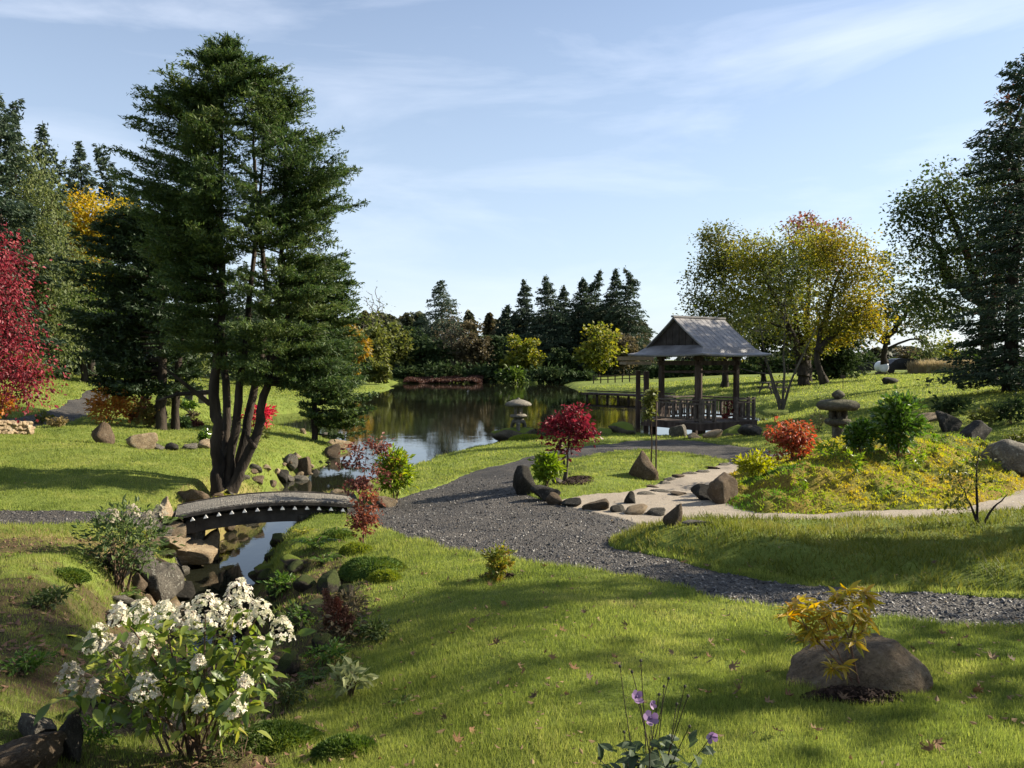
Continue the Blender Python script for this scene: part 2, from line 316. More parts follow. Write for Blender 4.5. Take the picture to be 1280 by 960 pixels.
# lawn / soil material
def ground_mat():
    m, t, o = newmat('lawn_ground'); n1 = texn(t, 1.3, 4); n2 = texn(t, 9, 6, .6); n3 = texn(t, 70, 4, .7)
    g = ramp(t, [(.075,.11,.02),(.135,.175,.032),(.20,.205,.055)], [.3,.5,.72]); t.links.new(math_(t,'ADD',math_(t,'MULTIPLY',n1.outputs['Fac'],.55),math_(t,'MULTIPLY',n2.outputs['Fac'],.45)), g.inputs[0])
    g2 = mixc(t, .45, g.outputs[0], ramp_out(t, n3.outputs['Fac'], [(.03,.05,.008),(.16,.19,.04)], [.35,.65]))
    s = ramp_out(t, n2.outputs['Fac'], [(.025,.018,.011),(.06,.042,.024),(.055,.06,.018),(.11,.075,.04)], [.3,.45,.55,.7])
    s2 = mixc(t, .4, s, ramp_out(t, n3.outputs['Fac'], [(.02,.014,.008),(.13,.085,.045)], [.35,.65]))
    lf = math_(t, 'ADD', attr(t, 'soil'), math_(t, 'MULTIPLY', math_(t, 'SUBTRACT', n2.outputs['Fac'], .5), 1.6))
    rr = ramp(t, [(0,0,0),(1,1,1)], [.35,.75]); t.links.new(lf, rr.inputs[0])
    col = mixc(t, rr.outputs[0], g2, s2)
    dr = ramp_out(t, n2.outputs['Fac'], [(.16,.13,.04),(.26,.19,.09)], [.35,.65])
    col = mixc(t, attr(t, 'dry'), col, dr)
    princ(t, o, col, .95, bumpn(t, [(n2.outputs['Fac'], .05, .5), (n3.outputs['Fac'], .02, .8)]), .1); return m
def ramp_out(t, fac, cols, pos=None):
    r = ramp(t, cols, pos); t.links.new(fac, r.inputs[0]); return r.outputs[0]
def pebble_mat(name, cols, s1=55, bump=.02, pos=None, rough=.8):
    m, t, o = newmat(name); v = texn(t, s1, kind='Voronoi'); n = texn(t, 1.5, 4)
    hs = t.nodes.new('ShaderNodeSeparateColor'); t.links.new(v.outputs['Color'], hs.inputs[0])
    c = ramp_out(t, hs.outputs[0], cols, pos); n5 = texn(t, .7, 6, .6); c2 = mixc(t, .3, c, ramp_out(t, n.outputs['Fac'], [cols[0], cols[-1]], [.3,.7])); c2 = mixc(t, ramp_out(t, n5.outputs['Fac'], [(0,0,0),(.5,.5,.5)], [.48,.66]), c2, tuple(.55*a for a in cols[1]))
    princ(t, o, c2, rough, bumpn(t, [(math_(t, 'SUBTRACT', 1.0, v.outputs['Distance']), bump, .9)]), .3); return m
soil = np.clip(ss(-sL, -.15, .35)*(.62+.9*fbm(XX*1.1, YY*1.1, 91, 3))+ss(-sGu, -.2, .3)*.8+(np.clip(1-sW/.5, 0, 1)*.75)*(YY < 40), 0, 1)
dry = ss(-sD, -.3, .3)*.7+np.clip(ss(sL, -.3, 0.1)*0, 0, 1)
dry = np.clip(dry+.85*np.exp(-(((XX-G(60,668,.95)[0])/1.3)**2+((YY-G(60,668,.95)[1])/.35)**2)), 0, 1)
ground = sheet('ground', ZG, np.ones_like(ZG, bool), ground_mat(), {'soil': soil, 'dry': dry})
gravm = pebble_mat('slate_gravel', [(.012,.011,.0105),(.033,.030,.027),(.06,.054,.046),(.115,.10,.082)], 42, .03)
gravel = sheet('gravel_path', GRVZ, (sG < .12) & (YY > -30), gravm)
sandm = pebble_mat('pale_grit', [(.20,.165,.125),(.27,.23,.175),(.34,.29,.225)], 90, .008, rough=.9)
sand = sheet('sand_path', SANDZ, (sS < .12), sandm)
def moss_mat():
    m, t, o = newmat('moss_ground'); n1 = texn(t, .8, 5, .6, stretch=(1, 1.3, 1)); n2 = texn(t, 14, 6, .7); n3 = texn(t, 60, 3)
    f = math_(t, 'ADD', math_(t,'MULTIPLY',n1.outputs['Fac'],.8), math_(t,'MULTIPLY',n2.outputs['Fac'],.2))
    a = ramp_out(t, f, [(.035,.085,.012),(.07,.12,.014),(.20,.17,.02),(.27,.17,.03),(.16,.07,.02)], [.36,.46,.52,.6,.72])
    b = mixc(t, .5, a, ramp_out(t, n3.outputs['Fac'], [(.05,.04,.012),(.26,.22,.05)], [.35,.65]))
    princ(t, o, b, .95, bumpn(t, [(n2.outputs['Fac'], .07, .8), (n3.outputs['Fac'], .02, .8)]), .1); return m
mound = sheet('moss_mound', MND, (sM < .1), moss_mat())
# water
def water_mat():
    m, t, o = newmat('pond_water'); n = texn(t, 1.6, 4, .5, stretch=(1, .55, 1)); n2 = texn(t, 9, 3, .5)
    p = princ(t, o, (.012,.013,.008), .015, bumpn(t, [(n.outputs['Fac'], .012, .28), (n2.outputs['Fac'], .0025, .25)]), .5); p.inputs['IOR'].default_value = 1.33; return m
mb = MB()
wy = np.array([3, 8, 14, 20, 30, 50, 80, 125.]); wl = np.array([-4, -6, -8, -12, -22, -30, -34, -40.]); wr = np.array([2, 2, 2, 3, 14, 24, 34, 40.])
V = np.stack([np.stack([wl+(wr-wl)*k/4, wy, 0*wy], 1) for k in range(5)], 1).reshape(-1, 3); i = (np.arange(7)[:, None]*5+np.arange(4)[None]).ravel()
mb.add(V, np.stack([i, i+1, i+6, i+5], 1)); wat = mb.build('water', water_mat(), smooth=True); wat['kind'] = 'structure'
# ------------------------------------------------------------------ plant builders
bark_dark = surf('bark_dark', [(.010,.008,.006),(.03,.023,.017),(.062,.048,.034)], 5, .95, .05, 18, stretch=(1,1,.25))
bark_grey = surf('bark_grey', [(.04,.034,.028),(.09,.077,.06),(.15,.13,.10)], 4, .95, .03, 16, stretch=(1,1,.3))
twig_mat = surf('twig_bark', [(.05,.03,.02),(.10,.065,.04),(.16,.12,.08)], 8, .9, .01)
def connect(mb, nodes, clumps, r0, rr, rmin=.008, sides=5, wob=.12, dmax=None):
    """grow thin limbs from the nearest lower node to each clump centre; nodes: list of (p, r)"""
    Pn = [np.asarray(n[0], float) for n in nodes]; Rn = [n[1] for n in nodes]
    ax = np.mean(Pn, 0); order = np.argsort([min(np.linalg.norm(c-p) for p in Pn) for c in clumps])
    for i in order:
        c = clumps[i]; A = np.array(Pn); d = np.linalg.norm(A-c, axis=1); horiz = np.linalg.norm(A[:, :2]-c[:2], axis=1)
        pen = np.maximum(A[:, 2]-(c[2]-.25*horiz), 0)*2.0; k = int(np.argmin(d+pen)); a = A[k]; Ln = d[k]
        if Ln < 1e-3: continue
        ra = max(min(Rn[k]*.62, r0*.5*(Ln/(Ln+1))**.5), rmin); n = 5
        t = np.linspace(0, 1, n)[:, None]; side = rr.normal(size=3)*wob*Ln; mid = a*(1-t)+c*t+np.sin(t*pi)*side; mid[:, 2] += (np.sin(t*pi)[:, 0])*(-.06*Ln)
        rad = np.linspace(ra, max(ra*.45, rmin*.7), n); tube(mb, mid, rad, sides, cap=False)
        for q in range(1, n): Pn.append(mid[q]); Rn.append(rad[q])
def ellips(rr, n, cen, rad, shell=.45):
    v = rr.normal(size=(n, 3)); v = unit(v)*(rr.random((n, 1))**shell); return np.asarray(cen)+v*np.asarray(rad)
def crown_clumps(rr, blobs, n):
    vol = np.array([b[3]*b[4]*b[5] for b in blobs])**.7; k = rr.choice(len(blobs), n, p=vol/vol.sum()); o = np.zeros((n, 3))
    for i, b in enumerate(blobs):
        s = k == i; o[s] = ellips(rr, int(s.sum()), b[:3], b[3:6])
    return o
def broadleaf(name, base, H_, blobs, ncl, per, leaf, m, label, cat='tree', group=None, trunk=None, r0=.15, bark=None, clr=.5, asp=.6, seed=1, limbs=True, up=.35, flat=.6, d=None, crown='crown', tname='trunk', droop=0, rmin=.012, twigs=0):
    rr = np.random.default_rng(seed); base = np.asarray(base, float); root = thing(name, base, label, cat, group)
    trunk = trunk or [[(0, 0, -.2), (rr.normal()*.02*H_, rr.normal()*.02*H_, H_*.3), (rr.normal()*.04*H_, rr.normal()*.04*H_, H_*.6)]]
    tb = MB(); nodes = []
    for tr in trunk:
        tr = np.asarray(tr, float); t = np.linspace(0, 1, len(tr)); tt = np.linspace(0, 1, 9); pts = np.stack([np.interp(tt, t, tr[:, j]) for j in range(3)], 1)
        pts[1:-1] += rr.normal(size=(7, 3))*r0*.35*np.array([1, 1, .1]); rad = r0*(1-.72*tt); rad[0] *= 1.35; tube(tb, pts, rad, 8, rgh=.07)
        nodes += [(pts[i], rad[i]) for i in range(2 if H_ > 2 else 1, 9)]
    cl = crown_clumps(rr, blobs, ncl)
    if limbs: connect(tb, nodes, cl[:int(len(cl)*(1 if limbs is True else limbs))], r0, rr, rmin)
    tb.build(tname, bark or bark_dark, root, smooth=True)
    if per:
        c = np.repeat(cl, per, 0); sz = clr*(.7+.6*rr.random(len(cl)))
        off = rr.normal(size=(len(c), 3)).clip(-1.7, 1.7)*np.repeat(sz, per)[:, None]*np.array([1, 1, flat]); c = c+off
        if droop: c[:, 2] -= droop*np.abs(rr.normal(size=len(c)))
        dd = off+rr.normal(size=off.shape)*clr*.8; dd[:, 2] -= droop*1.5+.15*clr
        lb = MB(); leaves(lb, c, leaf, leaf*asp, dd, up, rr=rr); lb.build(crown, m, root)
    return root
def spruce(name, base, H_, Rm, m, label, cat='conifer', group=None, seed=1, z0=.08, p=.85, step=.45, nb=7, leaf=.35, asp=.35, droop=.25, per=10, r0=None, jit=.25, gap=0, lean=0, den=1.):
    rr = np.random.default_rng(seed); root = thing(name, base, label, cat, group); tb = MB(); r0 = r0 or H_*.014
    tp = np.array([[rr.normal()*.004*H_*k+lean*k/8, rr.normal()*.004*H_*k, H_*k/8] for k in range(9)]); tp[0, 2] = -.3; tube(tb, tp, r0*(1-.93*np.linspace(0, 1, 9)), 7)
    cs, ds = [], []
    z = z0*H_
    while z < H_*.985:
        t = z/H_; Lb = Rm*((1-t)**p)*(1+.12*math.sin(z*2.1+seed))+.004*H_
        for k in range(max(4, int(nb*(1-.3*t)))):
            if rr.random() < gap: continue
            a = rr.random()*2*pi; l = Lb*(1-jit+jit*1.3*rr.random()); zz = z+rr.normal()*step*.3
            n = max(2, int(per*(l/Rm+.05)*den)); s = np.sort(rr.random(n)**.7)*1.0; dirn = np.array([cos(a), sin(a), 0.]); side = np.array([-sin(a), cos(a), 0.])
            ax = np.array([np.interp(zz, tp[:, 2], tp[:, 0]), np.interp(zz, tp[:, 2], tp[:, 1]), zz])
            drp = -droop*l*(s**1.2)+.10*l*s**3*(1 if t < .7 else 2)+(.25*l*s if t > .8 else 0)
            wd = (.10+.30*(1-s))*l*.9
            pts = ax+dirn*s[:, None]*l+side*(rr.normal(size=n)*wd)[:, None]; pts[:, 2] += drp+rr.normal(size=n)*step*.12
            cs.append(pts); dd = dirn*.8+side*rr.normal(size=(n, 1))*.8; dd[:, 2] -= .35*rr.random(n)+.1; ds.append(dd)
            if rr.random() < .5: tube(tb, [ax, ax+dirn*l*.5+np.array([0, 0, -droop*.4*l]), ax+dirn*l*.92+np.array([0, 0, -droop*.8*l])], [r0*.18*(1-t)+.004, r0*.12*(1-t)+.003, .003], 3, cap=False)
        z += step*(.7+.6*rr.random())*(1-.35*t)
    tb.build('trunk', bark_dark, root, smooth=True); c = np.concatenate(cs); d = np.concatenate(ds)
    lb = MB(); leaves(lb, c, leaf, leaf*asp, d, .25, .2, rr=rr)
    leaves(lb, c+rr.normal(size=c.shape)*leaf*.35, leaf*.8, leaf*asp*.9, d+rr.normal(size=d.shape)*.5, .1, .1, rr=rr)
    lb.build('crown', m, root); return root
def shrub(name, base, wd, ht, leaf, n, m, label, cat='shrub', group=None, seed=1, stems=7, asp=.5, rx=None, z0=.15, clr=None, bark=None, stemr=.008, blobs=None, ncl=None, up=.3, flat=.8, parts=('leaves', 'stems'), shell=.4, droop=0):
    """low bush: stems fan out of the base and carry leaf clumps"""
    rr = np.random.default_rng(seed); root = thing(name, base, label, cat, group); ncl = ncl or max(14, n//26)
    if blobs: cl = crown_clumps(rr, blobs, ncl)
    else:
        cl = ellips(rr, ncl, (0, 0, ht*(z0+(1-z0)*.5)), (wd/2*.88, (rx or wd)/2*.88, ht*(1-z0)*.47), shell)
    tb = MB(); nodes = []
    for k in range(stems):
        a = rr.random()*2*pi; e = cl[rr.integers(len(cl))]*np.array([.6, .6, .8]); s = np.array([cos(a)*wd*.05, sin(a)*wd*.05, -.04]); mid = (s+e)/2+np.array([0, 0, ht*.06])
        tube(tb, [s, mid, e], [stemr, stemr*.8, stemr*.5], 5, cap=False); nodes += [(mid, stemr*.8), (e, stemr*.5)]
    connect(tb, nodes, cl, stemr*1.6, rr, stemr*.35, 4); tb.build(parts[1], bark or twig_mat, root, smooth=True)
    per = max(1, n//ncl); c = np.repeat(cl, per, 0); cr = clr or wd*.09; off = rr.normal(size=(len(c), 3))*cr*np.array([1, 1, flat]); c = c+off
    c[:, 2] = np.maximum(c[:, 2]-droop*rr.random(len(c)), .02)
    dd = off+rr.normal(size=off.shape)*cr*.7; dd += (c-np.array([0, 0, ht*.4]))*.25; dd[:, 2] -= droop*2; lb = MB(); leaves(lb, c, leaf, leaf*asp, dd, up, rr=rr); lb.build(parts[0], m, root); return root
def rockmesh(seed, sub=3, rough=.22, cuts=5, name='rock'):
    import bmesh
    rr = np.random.default_rng(seed); bm = bmesh.new(); bmesh.ops.create_icosphere(bm, subdivisions=sub, radius=1); off = Vector(rr.random(3)*50)
    cuts += 5; nrm = unit(rr.normal(size=(cuts, 3))); dd = .40+.42*rr.random(cuts)
    V = np.array([v.co[:] for v in bm.verts])
    for n_, d_ in zip(nrm, dd):
        h = V@n_-d_; V -= np.maximum(h, 0)[:, None]*n_*.97
    V = (V-(V.max(0)+V.min(0))/2)/((V.max(0)-V.min(0))/2)*(.93+.0*V)
    for v, c in zip(bm.verts, V):
        p = Vector(c); f = mnoise.noise(p*1.1+off)*rough+mnoise.noise(p*3+off)*rough*.35+mnoise.noise(p*8+off)*rough*.14+(mnoise.noise(p*18+off)*rough*.06 if sub > 3 else 0); v.co = p*(1+f)
    me = bpy.data.meshes.new(name); bm.to_mesh(me); bm.free()
    for p in me.polygons: p.use_smooth = True
    return me
def rockmat(name, cols, moss=0., mosscol=(.09,.13,.02), lich=.0, warm=None):
    m, t, o = newmat(name); n = texn(t, 2.2, 8, .62, coord='Object'); n2 = texn(t, 14, 6, .65); n3 = texn(t, 45, 3)
    oi = t.nodes.new('ShaderNodeObjectInfo')
    c = ramp_out(t, n.outputs['Fac'], cols, [.3+.4*i/(len(cols)-1) for i in range(len(cols))])
    c = mixc(t, .35, c, ramp_out(t, n2.outputs['Fac'], [tuple(.5*a for a in cols[0]), cols[-1]], [.35, .65]))
    hv = t.nodes.new('ShaderNodeHueSaturation'); t.links.new(math_(t, 'ADD', math_(t, 'MULTIPLY', oi.outputs['Random'], .5), .75), hv.inputs['Value']); t.links.new(c, hv.inputs['Color']); c = hv.outputs[0]
    if lich:
        c = mixc(t, ramp_out(t, texn(t, 6, 3, .6).outputs['Fac'], [(0,0,0),(lich,)*3], [.58, .66]), c, (.40,.39,.32))
    if moss:
        g = t.nodes.new('ShaderNodeNewGeometry'); sp = t.nodes.new('ShaderNodeSeparateXYZ'); t.links.new(g.outputs['Normal'], sp.inputs[0])
        f = math_(t, 'ADD', sp.outputs[2], math_(t, 'MULTIPLY', n.outputs['Fac'], 1.0)); c = mixc(t, ramp_out(t, f, [(0,0,0),(moss,)*3], [.95-.1, 1.2]), c, mosscol)
    princ(t, o, c, .88, bumpn(t, [(n.outputs['Fac'], .06, .5), (n2.outputs['Fac'], .05, .85), (n3.outputs['Fac'], .012, .8)]), .2); return m
rk_tan = rockmat('sandstone', [(.13,.09,.055),(.28,.205,.125),(.40,.315,.20)], lich=.35)
rk_grey = rockmat('grey_rock', [(.05,.045,.036),(.115,.10,.08),(.21,.19,.15)], lich=.5)
rk_dark = rockmat('dark_rock', [(.014,.013,.011),(.035,.032,.026),(.07,.062,.05)], lich=.12)
rk_moss = rockmat('mossy_rock', [(.06,.05,.035),(.13,.11,.08),(.22,.19,.14)], moss=.95, mosscol=(.13,.17,.02))
rk_shade_moss = rockmat('shaded_mossy_rock', [(.014,.012,.009),(.04,.034,.024),(.08,.068,.05)], moss=.8, mosscol=(.055,.075,.014), lich=.1)  # mossy stone with the right bank's shade put into its colours
rk_brown = rockmat('brown_rock', [(.055,.038,.024),(.11,.078,.048),(.17,.125,.08)], lich=.15)
ROCKS = [rockmesh(100+i, 3, .17, 4+i % 4) for i in range(9)]
def rock(p, s, m, label, seed=0, rz=None, group=None, sink=.25, name='rock', cat='rock', big=False, tilt=.15, mesh=None):
    rr = np.random.default_rng(seed+900); me = (rockmesh(seed+300, 4, .2, 5, name) if big else ROCKS[seed % len(ROCKS)].copy()) if mesh is None else mesh
    if mesh is None and label.startswith(('pale pointed', 'pointed', 'small black pyramid', 'upright leaning')):
        V = np.array([v.co[:] for v in me.vertices]); k = (1.12-.78*np.clip((V[:, 2]+.75)/1.75, 0, 1))[:, None]; V[:, :2] *= k; V[:, 0] += .12*V[:, 2]; me.vertices.foreach_set('co', V.astype(np.float32).ravel()); me.update()
    me.materials.clear(); me.materials.append(m); o = bpy.data.objects.new(name, me); C.objects.link(o)
    o.scale = s; o.rotation_euler = (rr.normal()*tilt, rr.normal()*tilt, rr.random()*6 if rz is None else rz); o.location = (p[0], p[1], p[2]+s[2]*(1-2*sink)*.92)
    return tag(o, label, cat, group)
def rock_px(x0, x1, yt, yb, m, label, **k):    # stone seen between pixel columns x0..x1 and rows yt..yb, standing on the ground
    if 'D' in k: D = k.pop('D'); p = at(((x0+x1)/2-640)/F*D, D)
    else: p = T((x0+x1)/2, yb-1); D = p[1]
    sx = (x1-x0)/2/F*D*1.16; dep = k.pop('dep', .75)*sx; sl = (CAMZ-p[2])/D; sz = max(((yb-yt)/F*D-1.2*dep*sl)/1.35, .28*sx)
    p = at(p[0], p[1]+dep*.55); return rock(p, (sx, dep, sz), m, label, **dict(dict(sink=.2, rz=k.pop('rz', 0.0)), **k))
def copytree(o, parent=None):
    c = o.copy(); C.objects.link(c); c.parent = parent
    for ch in list(o.children): copytree(ch, c)
    return c
# ------------------------------------------------------------------ pavilion
wood = surf('weathered_wood', [(.03,.019,.015),(.06,.04,.031),(.10,.07,.056)], 6, .8, .01, 30, stretch=(1,1,.15))
deckw = surf('deck_wood', [(.055,.04,.032),(.10,.078,.064),(.15,.12,.10)], 7, .8, .01, 30)
def roof_mat():
    m, t, o = newmat('roof_sheet'); n = texn(t, 1.4, 6, .6); n2 = texn(t, 12, 5, .6, stretch=(1,.15,1))
    c = ramp_out(t, n.outputs['Fac'], [(.085,.08,.08),(.165,.158,.158),(.25,.24,.235)], [.3,.5,.72]); c = mixc(t, .35, c, ramp_out(t, n2.outputs['Fac'], [(.05,.045,.047),(.19,.18,.178)], [.35,.65]))
    princ(t, o, c, .5, bumpn(t, [(n2.outputs['Fac'], .01, .5)]), .4); return m
roofm = roof_mat()
TH = R(35); U1 = np.array([cos(TH), sin(TH), 0]); U2 = np.array([-sin(TH), cos(TH), 0])
near = P(872, 520, 30.6); near[2] = 0
pc = near+U1*1.07+U2*.93
pav = thing('pavilion', (pc[0], pc[1], 0), 'open timber garden pavilion with dark gabled roof over the pond edge', 'pavilion', rz=TH)
DZ = .72; EZ = 3.17
def leg_(mb, x, y, z0, z1, s=.15): box(mb, (x, y, (z0+z1)/2), (s, s, z1-z0))
for sx in (-1, 1):
    for sy in (-1, 1):
        m_ = MB(); leg_(m_, sx*1.07, sy*.93, DZ+.003, EZ-.02, .165); box(m_, (sx*1.07, sy*.93, EZ-.10), (.25, .25, .10)); m_.build('post', wood, pav)
        m_ = MB(); leg_(m_, sx*1.2, sy*1.25, -.6, DZ-.26, .2); m_.build('stilt', wood, pav)
m_ = MB()
for s in (-1, 1):
    box(m_, (0, s*.93, EZ-.28), (2.5, .09, .17)); box(m_, (s*1.07, 0, EZ-.281), (.09, 2.2, .165)); box(m_, (0, s*.93, EZ-.62), (2.1, .06, .08)); box(m_, (s*1.07, 0, EZ-.621), (.06, 1.8, .078))
m_.build('tie_beam', wood, pav)
m_ = MB()
for k in range(15): box(m_, (-1.45+k*.207, 0, DZ-.02), (.197, 3.1, .04))
m_.build('deck', deckw, pav)
m_ = MB()
for s in (-1, 1): box(m_, (0, s*1.51, DZ-.16), (3.12, .07, .24)); box(m_, (s*1.52, 0, DZ-.162), (.07, 2.94, .235))
for k in (-1, 0, 1): box(m_, (0, k*.8, DZ-.17), (2.9, .12, .2))
m_.build('deck_frame', wood, pav)
def railing(a, b):
    m_ = MB(); a = np.array(a+(0,), float); b = np.array(b+(0,), float); Ln = np.linalg.norm(b-a); z = np.array([0, 0, 1.])
    bar(m_, a+z*(DZ+.80), b+z*(DZ+.80), .12, .05); bar(m_, a+z*(DZ+.68), b+z*(DZ+.68), .05, .06); bar(m_, a+z*(DZ+.10), b+z*(DZ+.10), .05, .07)
    for k in range(int(Ln/.17)):
        p = a+(b-a)*(k+.5)*.17/Ln*(Ln/(int(Ln/.17)*.17)); box(m_, (p[0], p[1], DZ+.39), (.10, .10, .52) if k % 2 else (.028, .028, .52), 0)
    for p in (a, b): box(m_, (p[0], p[1], DZ+.44), (.10, .10, .86))
    m_.build('railing', deckw, pav)
# local frame: -Y is the side facing right-front, -X the gable side facing left-front
railing((-1.46, -1.44), (-1.46, 1.44)); railing((-1.4, 1.455), (1.4, 1.455)); railing((1.46, -1.2), (1.46, 1.44)); railing((-1.42, -1.455), (-.75, -1.455)); railing((.45, -1.455), (1.46, -1.455))
m_ = MB(); box(m_, (.2, 1.1, DZ+.42), (1.9, .38, .05)); 
for x in (-.6, 1.0): box(m_, (x, 1.1, DZ+.2), (.08, .32, .39))
m_.build('bench', deckw, pav)
darkw2 = surf('dark_boards', [(.018,.014,.012),(.035,.028,.024),(.055,.045,.04)], 5, .85, .01)
# roof: flared skirt, then steep gable
def loft(mb, rings, rnd=None):
    n = len(rings[0]); V = np.concatenate([np.asarray(r, float) for r in rings]); Fc = []
    for i in range(len(rings)-1):
        for j in range(n): Fc.append([i*n+j, i*n+(j+1) % n, (i+1)*n+(j+1) % n, (i+1)*n+j])
    mb.add(V, Fc)
def ring(hx, hy, z, lift=0, n=8):
    o = []
    for (ax, ay), (bx, by) in zip([(-hx,-hy),(hx,-hy),(hx,hy),(-hx,hy)], [(hx,-hy),(hx,hy),(-hx,hy),(-hx,-hy)]):
        for k in range(n):
            t = k/n; o.append((ax+(bx-ax)*t, ay+(by-ay)*t, z+lift*abs(2*t-1)**3))
    return o
m_ = MB(); ex, ey = 1.93, 1.92; gx, gy = 1.30, 1.36
loft(m_, [ring(ex-.03, ey-.03, EZ-.05, .05), ring(ex, ey, EZ-.03, .05), ring(ex, ey, EZ+.02, .05), ring(ex-.25, ey-.27, EZ+.10, .03), ring(gx+.15, gy+.17, EZ+.27), ring(gx-.1, gy-.1, EZ+.43)])
loft(m_, [ring(gx-.2, gy-.2, EZ+.36), ring(gx, gy, EZ+.22), ring(ex-.03, ey-.03, EZ-.05, .05)])
rf = m_.build('roof', roofm, pav, smooth=False)
AZ = EZ+1.45
def gable_sheet(s):
    mb = MB(); n = 9; X = (-gx-.12, gx+.12); V = []
    for k in range(n):
        t = k/(n-1); y = s*(gy+.12)*t; z = AZ-(AZ-(EZ+.31))*(t**.93)
        for x in X: V.append((x, y, z))
    V = np.array(V); V2 = V-np.array([0, 0, .055]); Fc = []; m = len(V)
    for k in range(n-1):
        a = 2*k; Fc += [[a, a+1, a+3, a+2], [m+a, m+a+2, m+a+3, m+a+1], [a, a+2, m+a+2, m+a], [a+1, m+a+1, m+a+3, a+3]]
    Fc += [[2*n-2, 2*n-1, m+2*n-1, m+2*n-2], [0, m, m+1, 1]]
    mb.add(np.concatenate([V, V2]), Fc)
    for q in range(11):
        x = -gx-.1+q*(2*gx+.2)/10
        for k in range(n-1): bar(mb, V[2*k]*np.array([0,1,1])+np.array([x,0,.012]), V[2*k+2]*np.array([0,1,1])+np.array([x,0,.012]), .016, .003)
    return mb
for s in (-1, 1): gable_sheet(s).build('roof_slope', roofm, rf)
for s in (-1, 1):
    mb = MB(); x = s*(gx-.06); zb = EZ+.33
    V = [(x, -gy+.02, zb), (x, gy-.02, zb), (x, 0, AZ-.08)]; V += [(x+s*.03, b, c) for _, b, c in V]
    mb.add(V, [[0,1,2],[3,5,4]]); mb.add(V, [[0,3,4,1],[1,4,5,2],[2,5,3,0]])
    for k in range(8): 
        y = -gy+.2+k*(2*gy-.4)/7; hh = (AZ-.1-zb)*(1-abs(y)/gy); box(mb, (x+s*.04, y, zb+hh/2), (.02, .02, max(hh, .02)))
    mb.build('gable_panel', darkw2, rf)
mb = MB(); box(mb, (0, 0, AZ+.02), (2*gx+.32, .14, .07)); mb.build('ridge_cap', roofm, rf)

# ------------------------------------------------------------------ arched footbridge
brtop = pebble_mat('bridge_gravel', [(.03,.027,.024),(.12,.11,.09),(.19,.175,.145),(.33,.30,.25)], 42, .03)
white_end = surf('white_paint', [(.62,.60,.56),(.78,.76,.72)], 9, .6, .002)
darkw = surf('dark_beam', [(.02,.017,.015),(.045,.038,.032),(.07,.06,.05)], 5, .8, .01)
A0 = P(232, 650, 11.95); A1 = P(436, 641, 12.75); A0[2] = .73; A1[2] = .66
bd = A1-A0; bl = np.linalg.norm(bd[:2]); brz = math.atan2(bd[1], bd[0])
brg = thing('footbridge', A0, 'small arched gravel-topped footbridge with white beam ends across the stream', 'bridge', rz=brz)
arch = lambda t: .0+.10*4*t*(1-t)
BW = .85; n = 26; ts = np.linspace(-.06, 1.06, n)
def arcslab(z0, z1, y0, y1, m, nm, tr=ts):
    mb = MB(); V = []; a2 = [max(-.04, arch(t)) for t in tr]
    for t, a in zip(tr, a2):
        for y, zz in ((y0, z0), (y1, z0), (y1, z1), (y0, z1)): V.append((t*bl, y, a+zz))
    Fc = [[0,1,2,3], [4*len(tr)-1,4*len(tr)-2,4*len(tr)-3,4*len(tr)-4]]
    for i in range(len(tr)-1):
        for j in range(4): a = 4*i+j; b = 4*i+(j+1) % 4; Fc.append([a, a+4, b+4, b])
    mb.add(V, Fc); return mb.build(nm, m, brg)
arcslab(0, .05, 0, BW, brtop, 'deck'); arcslab(-.01, .035, -.035, -.003, darkw, 'edge_board'); arcslab(.0, .065, BW+.003, BW+.035, darkw, 'edge_board')
for y in (.10, BW-.22): arcslab(-.28, -.075, y, y+.12, darkw, 'girder', np.linspace(.0, 1.0, 22))
arcslab(-.07, -.003, .14, BW-.14, darkw, 'soffit', np.linspace(.0, 1.0, 22))
for k in range(13):
    t = .04+k*.92/12; x = t*bl; z = max(0, arch(t))-.04
    mb = MB(); sl = .10*4*(1-2*t); V = []
    for y in (-.02, BW+.02):
        V += [(x-.036, y, z-.035-.036*sl/bl), (x+.036, y, z-.035+.036*sl/bl), (x, y, z+.02)]
    mb.add(V, [[0,1,2],[3,5,4]]); mb.add(V, [[0,3,4,1],[1,4,5,2],[2,5,3,0]]); j = mb.build('joist', darkw, brg)
    mb = MB(); V = [(x-.032, -.027, z-.032-.032*sl/bl), (x+.032, -.027, z-.032+.032*sl/bl), (x, -.027, z+.016), (x-.032, -.07, z-.032-.032*sl/bl), (x+.032, -.07, z-.032+.032*sl/bl), (x, -.07, z+.016)]
    mb.add(V, [[0,2,1],[3,4,5]]); mb.add(V, [[0,1,4,3],[1,2,5,4],[2,0,3,5]]); mb.build('joist_end', white_end, j)

# ------------------------------------------------------------------ stone lanterns
lant = rockmat('shaded_lantern_stone', [(.04,.034,.026),(.085,.073,.055),(.14,.12,.09)], moss=.35, mosscol=(.10,.10,.04), lich=.2)  # stone colour darkened to carry the tree shade behind the mound
D = 19.6; p = at((1048-640)/F*D, D); s = D/F
lr = thing('stone_lantern', p, 'shade-darkened stone lantern with broad mushroom cap and ball finial behind the mossy mound', 'lantern')
zz = lambda py: P(1048, py, D)[2]-p[2]
mb = MB(); lathe(mb, [(.17,-.1),(.155,.1),(.13,zz(560)),(.12,zz(545)),(.14,zz(533))], sides=20, jit=.003); mb.build('pillar', lant, lr, smooth=True)
mb = MB(); lathe(mb, [(.14,zz(533)),(.27,zz(530)),(.30,zz(527)),(.28,zz(524)),(.2,zz(523))], sides=24, jit=.004); mb.build('platform', lant, lr, smooth=True)
mb = MB(); z0, z1 = zz(523), zz(512); zc = (z0+z1)/2
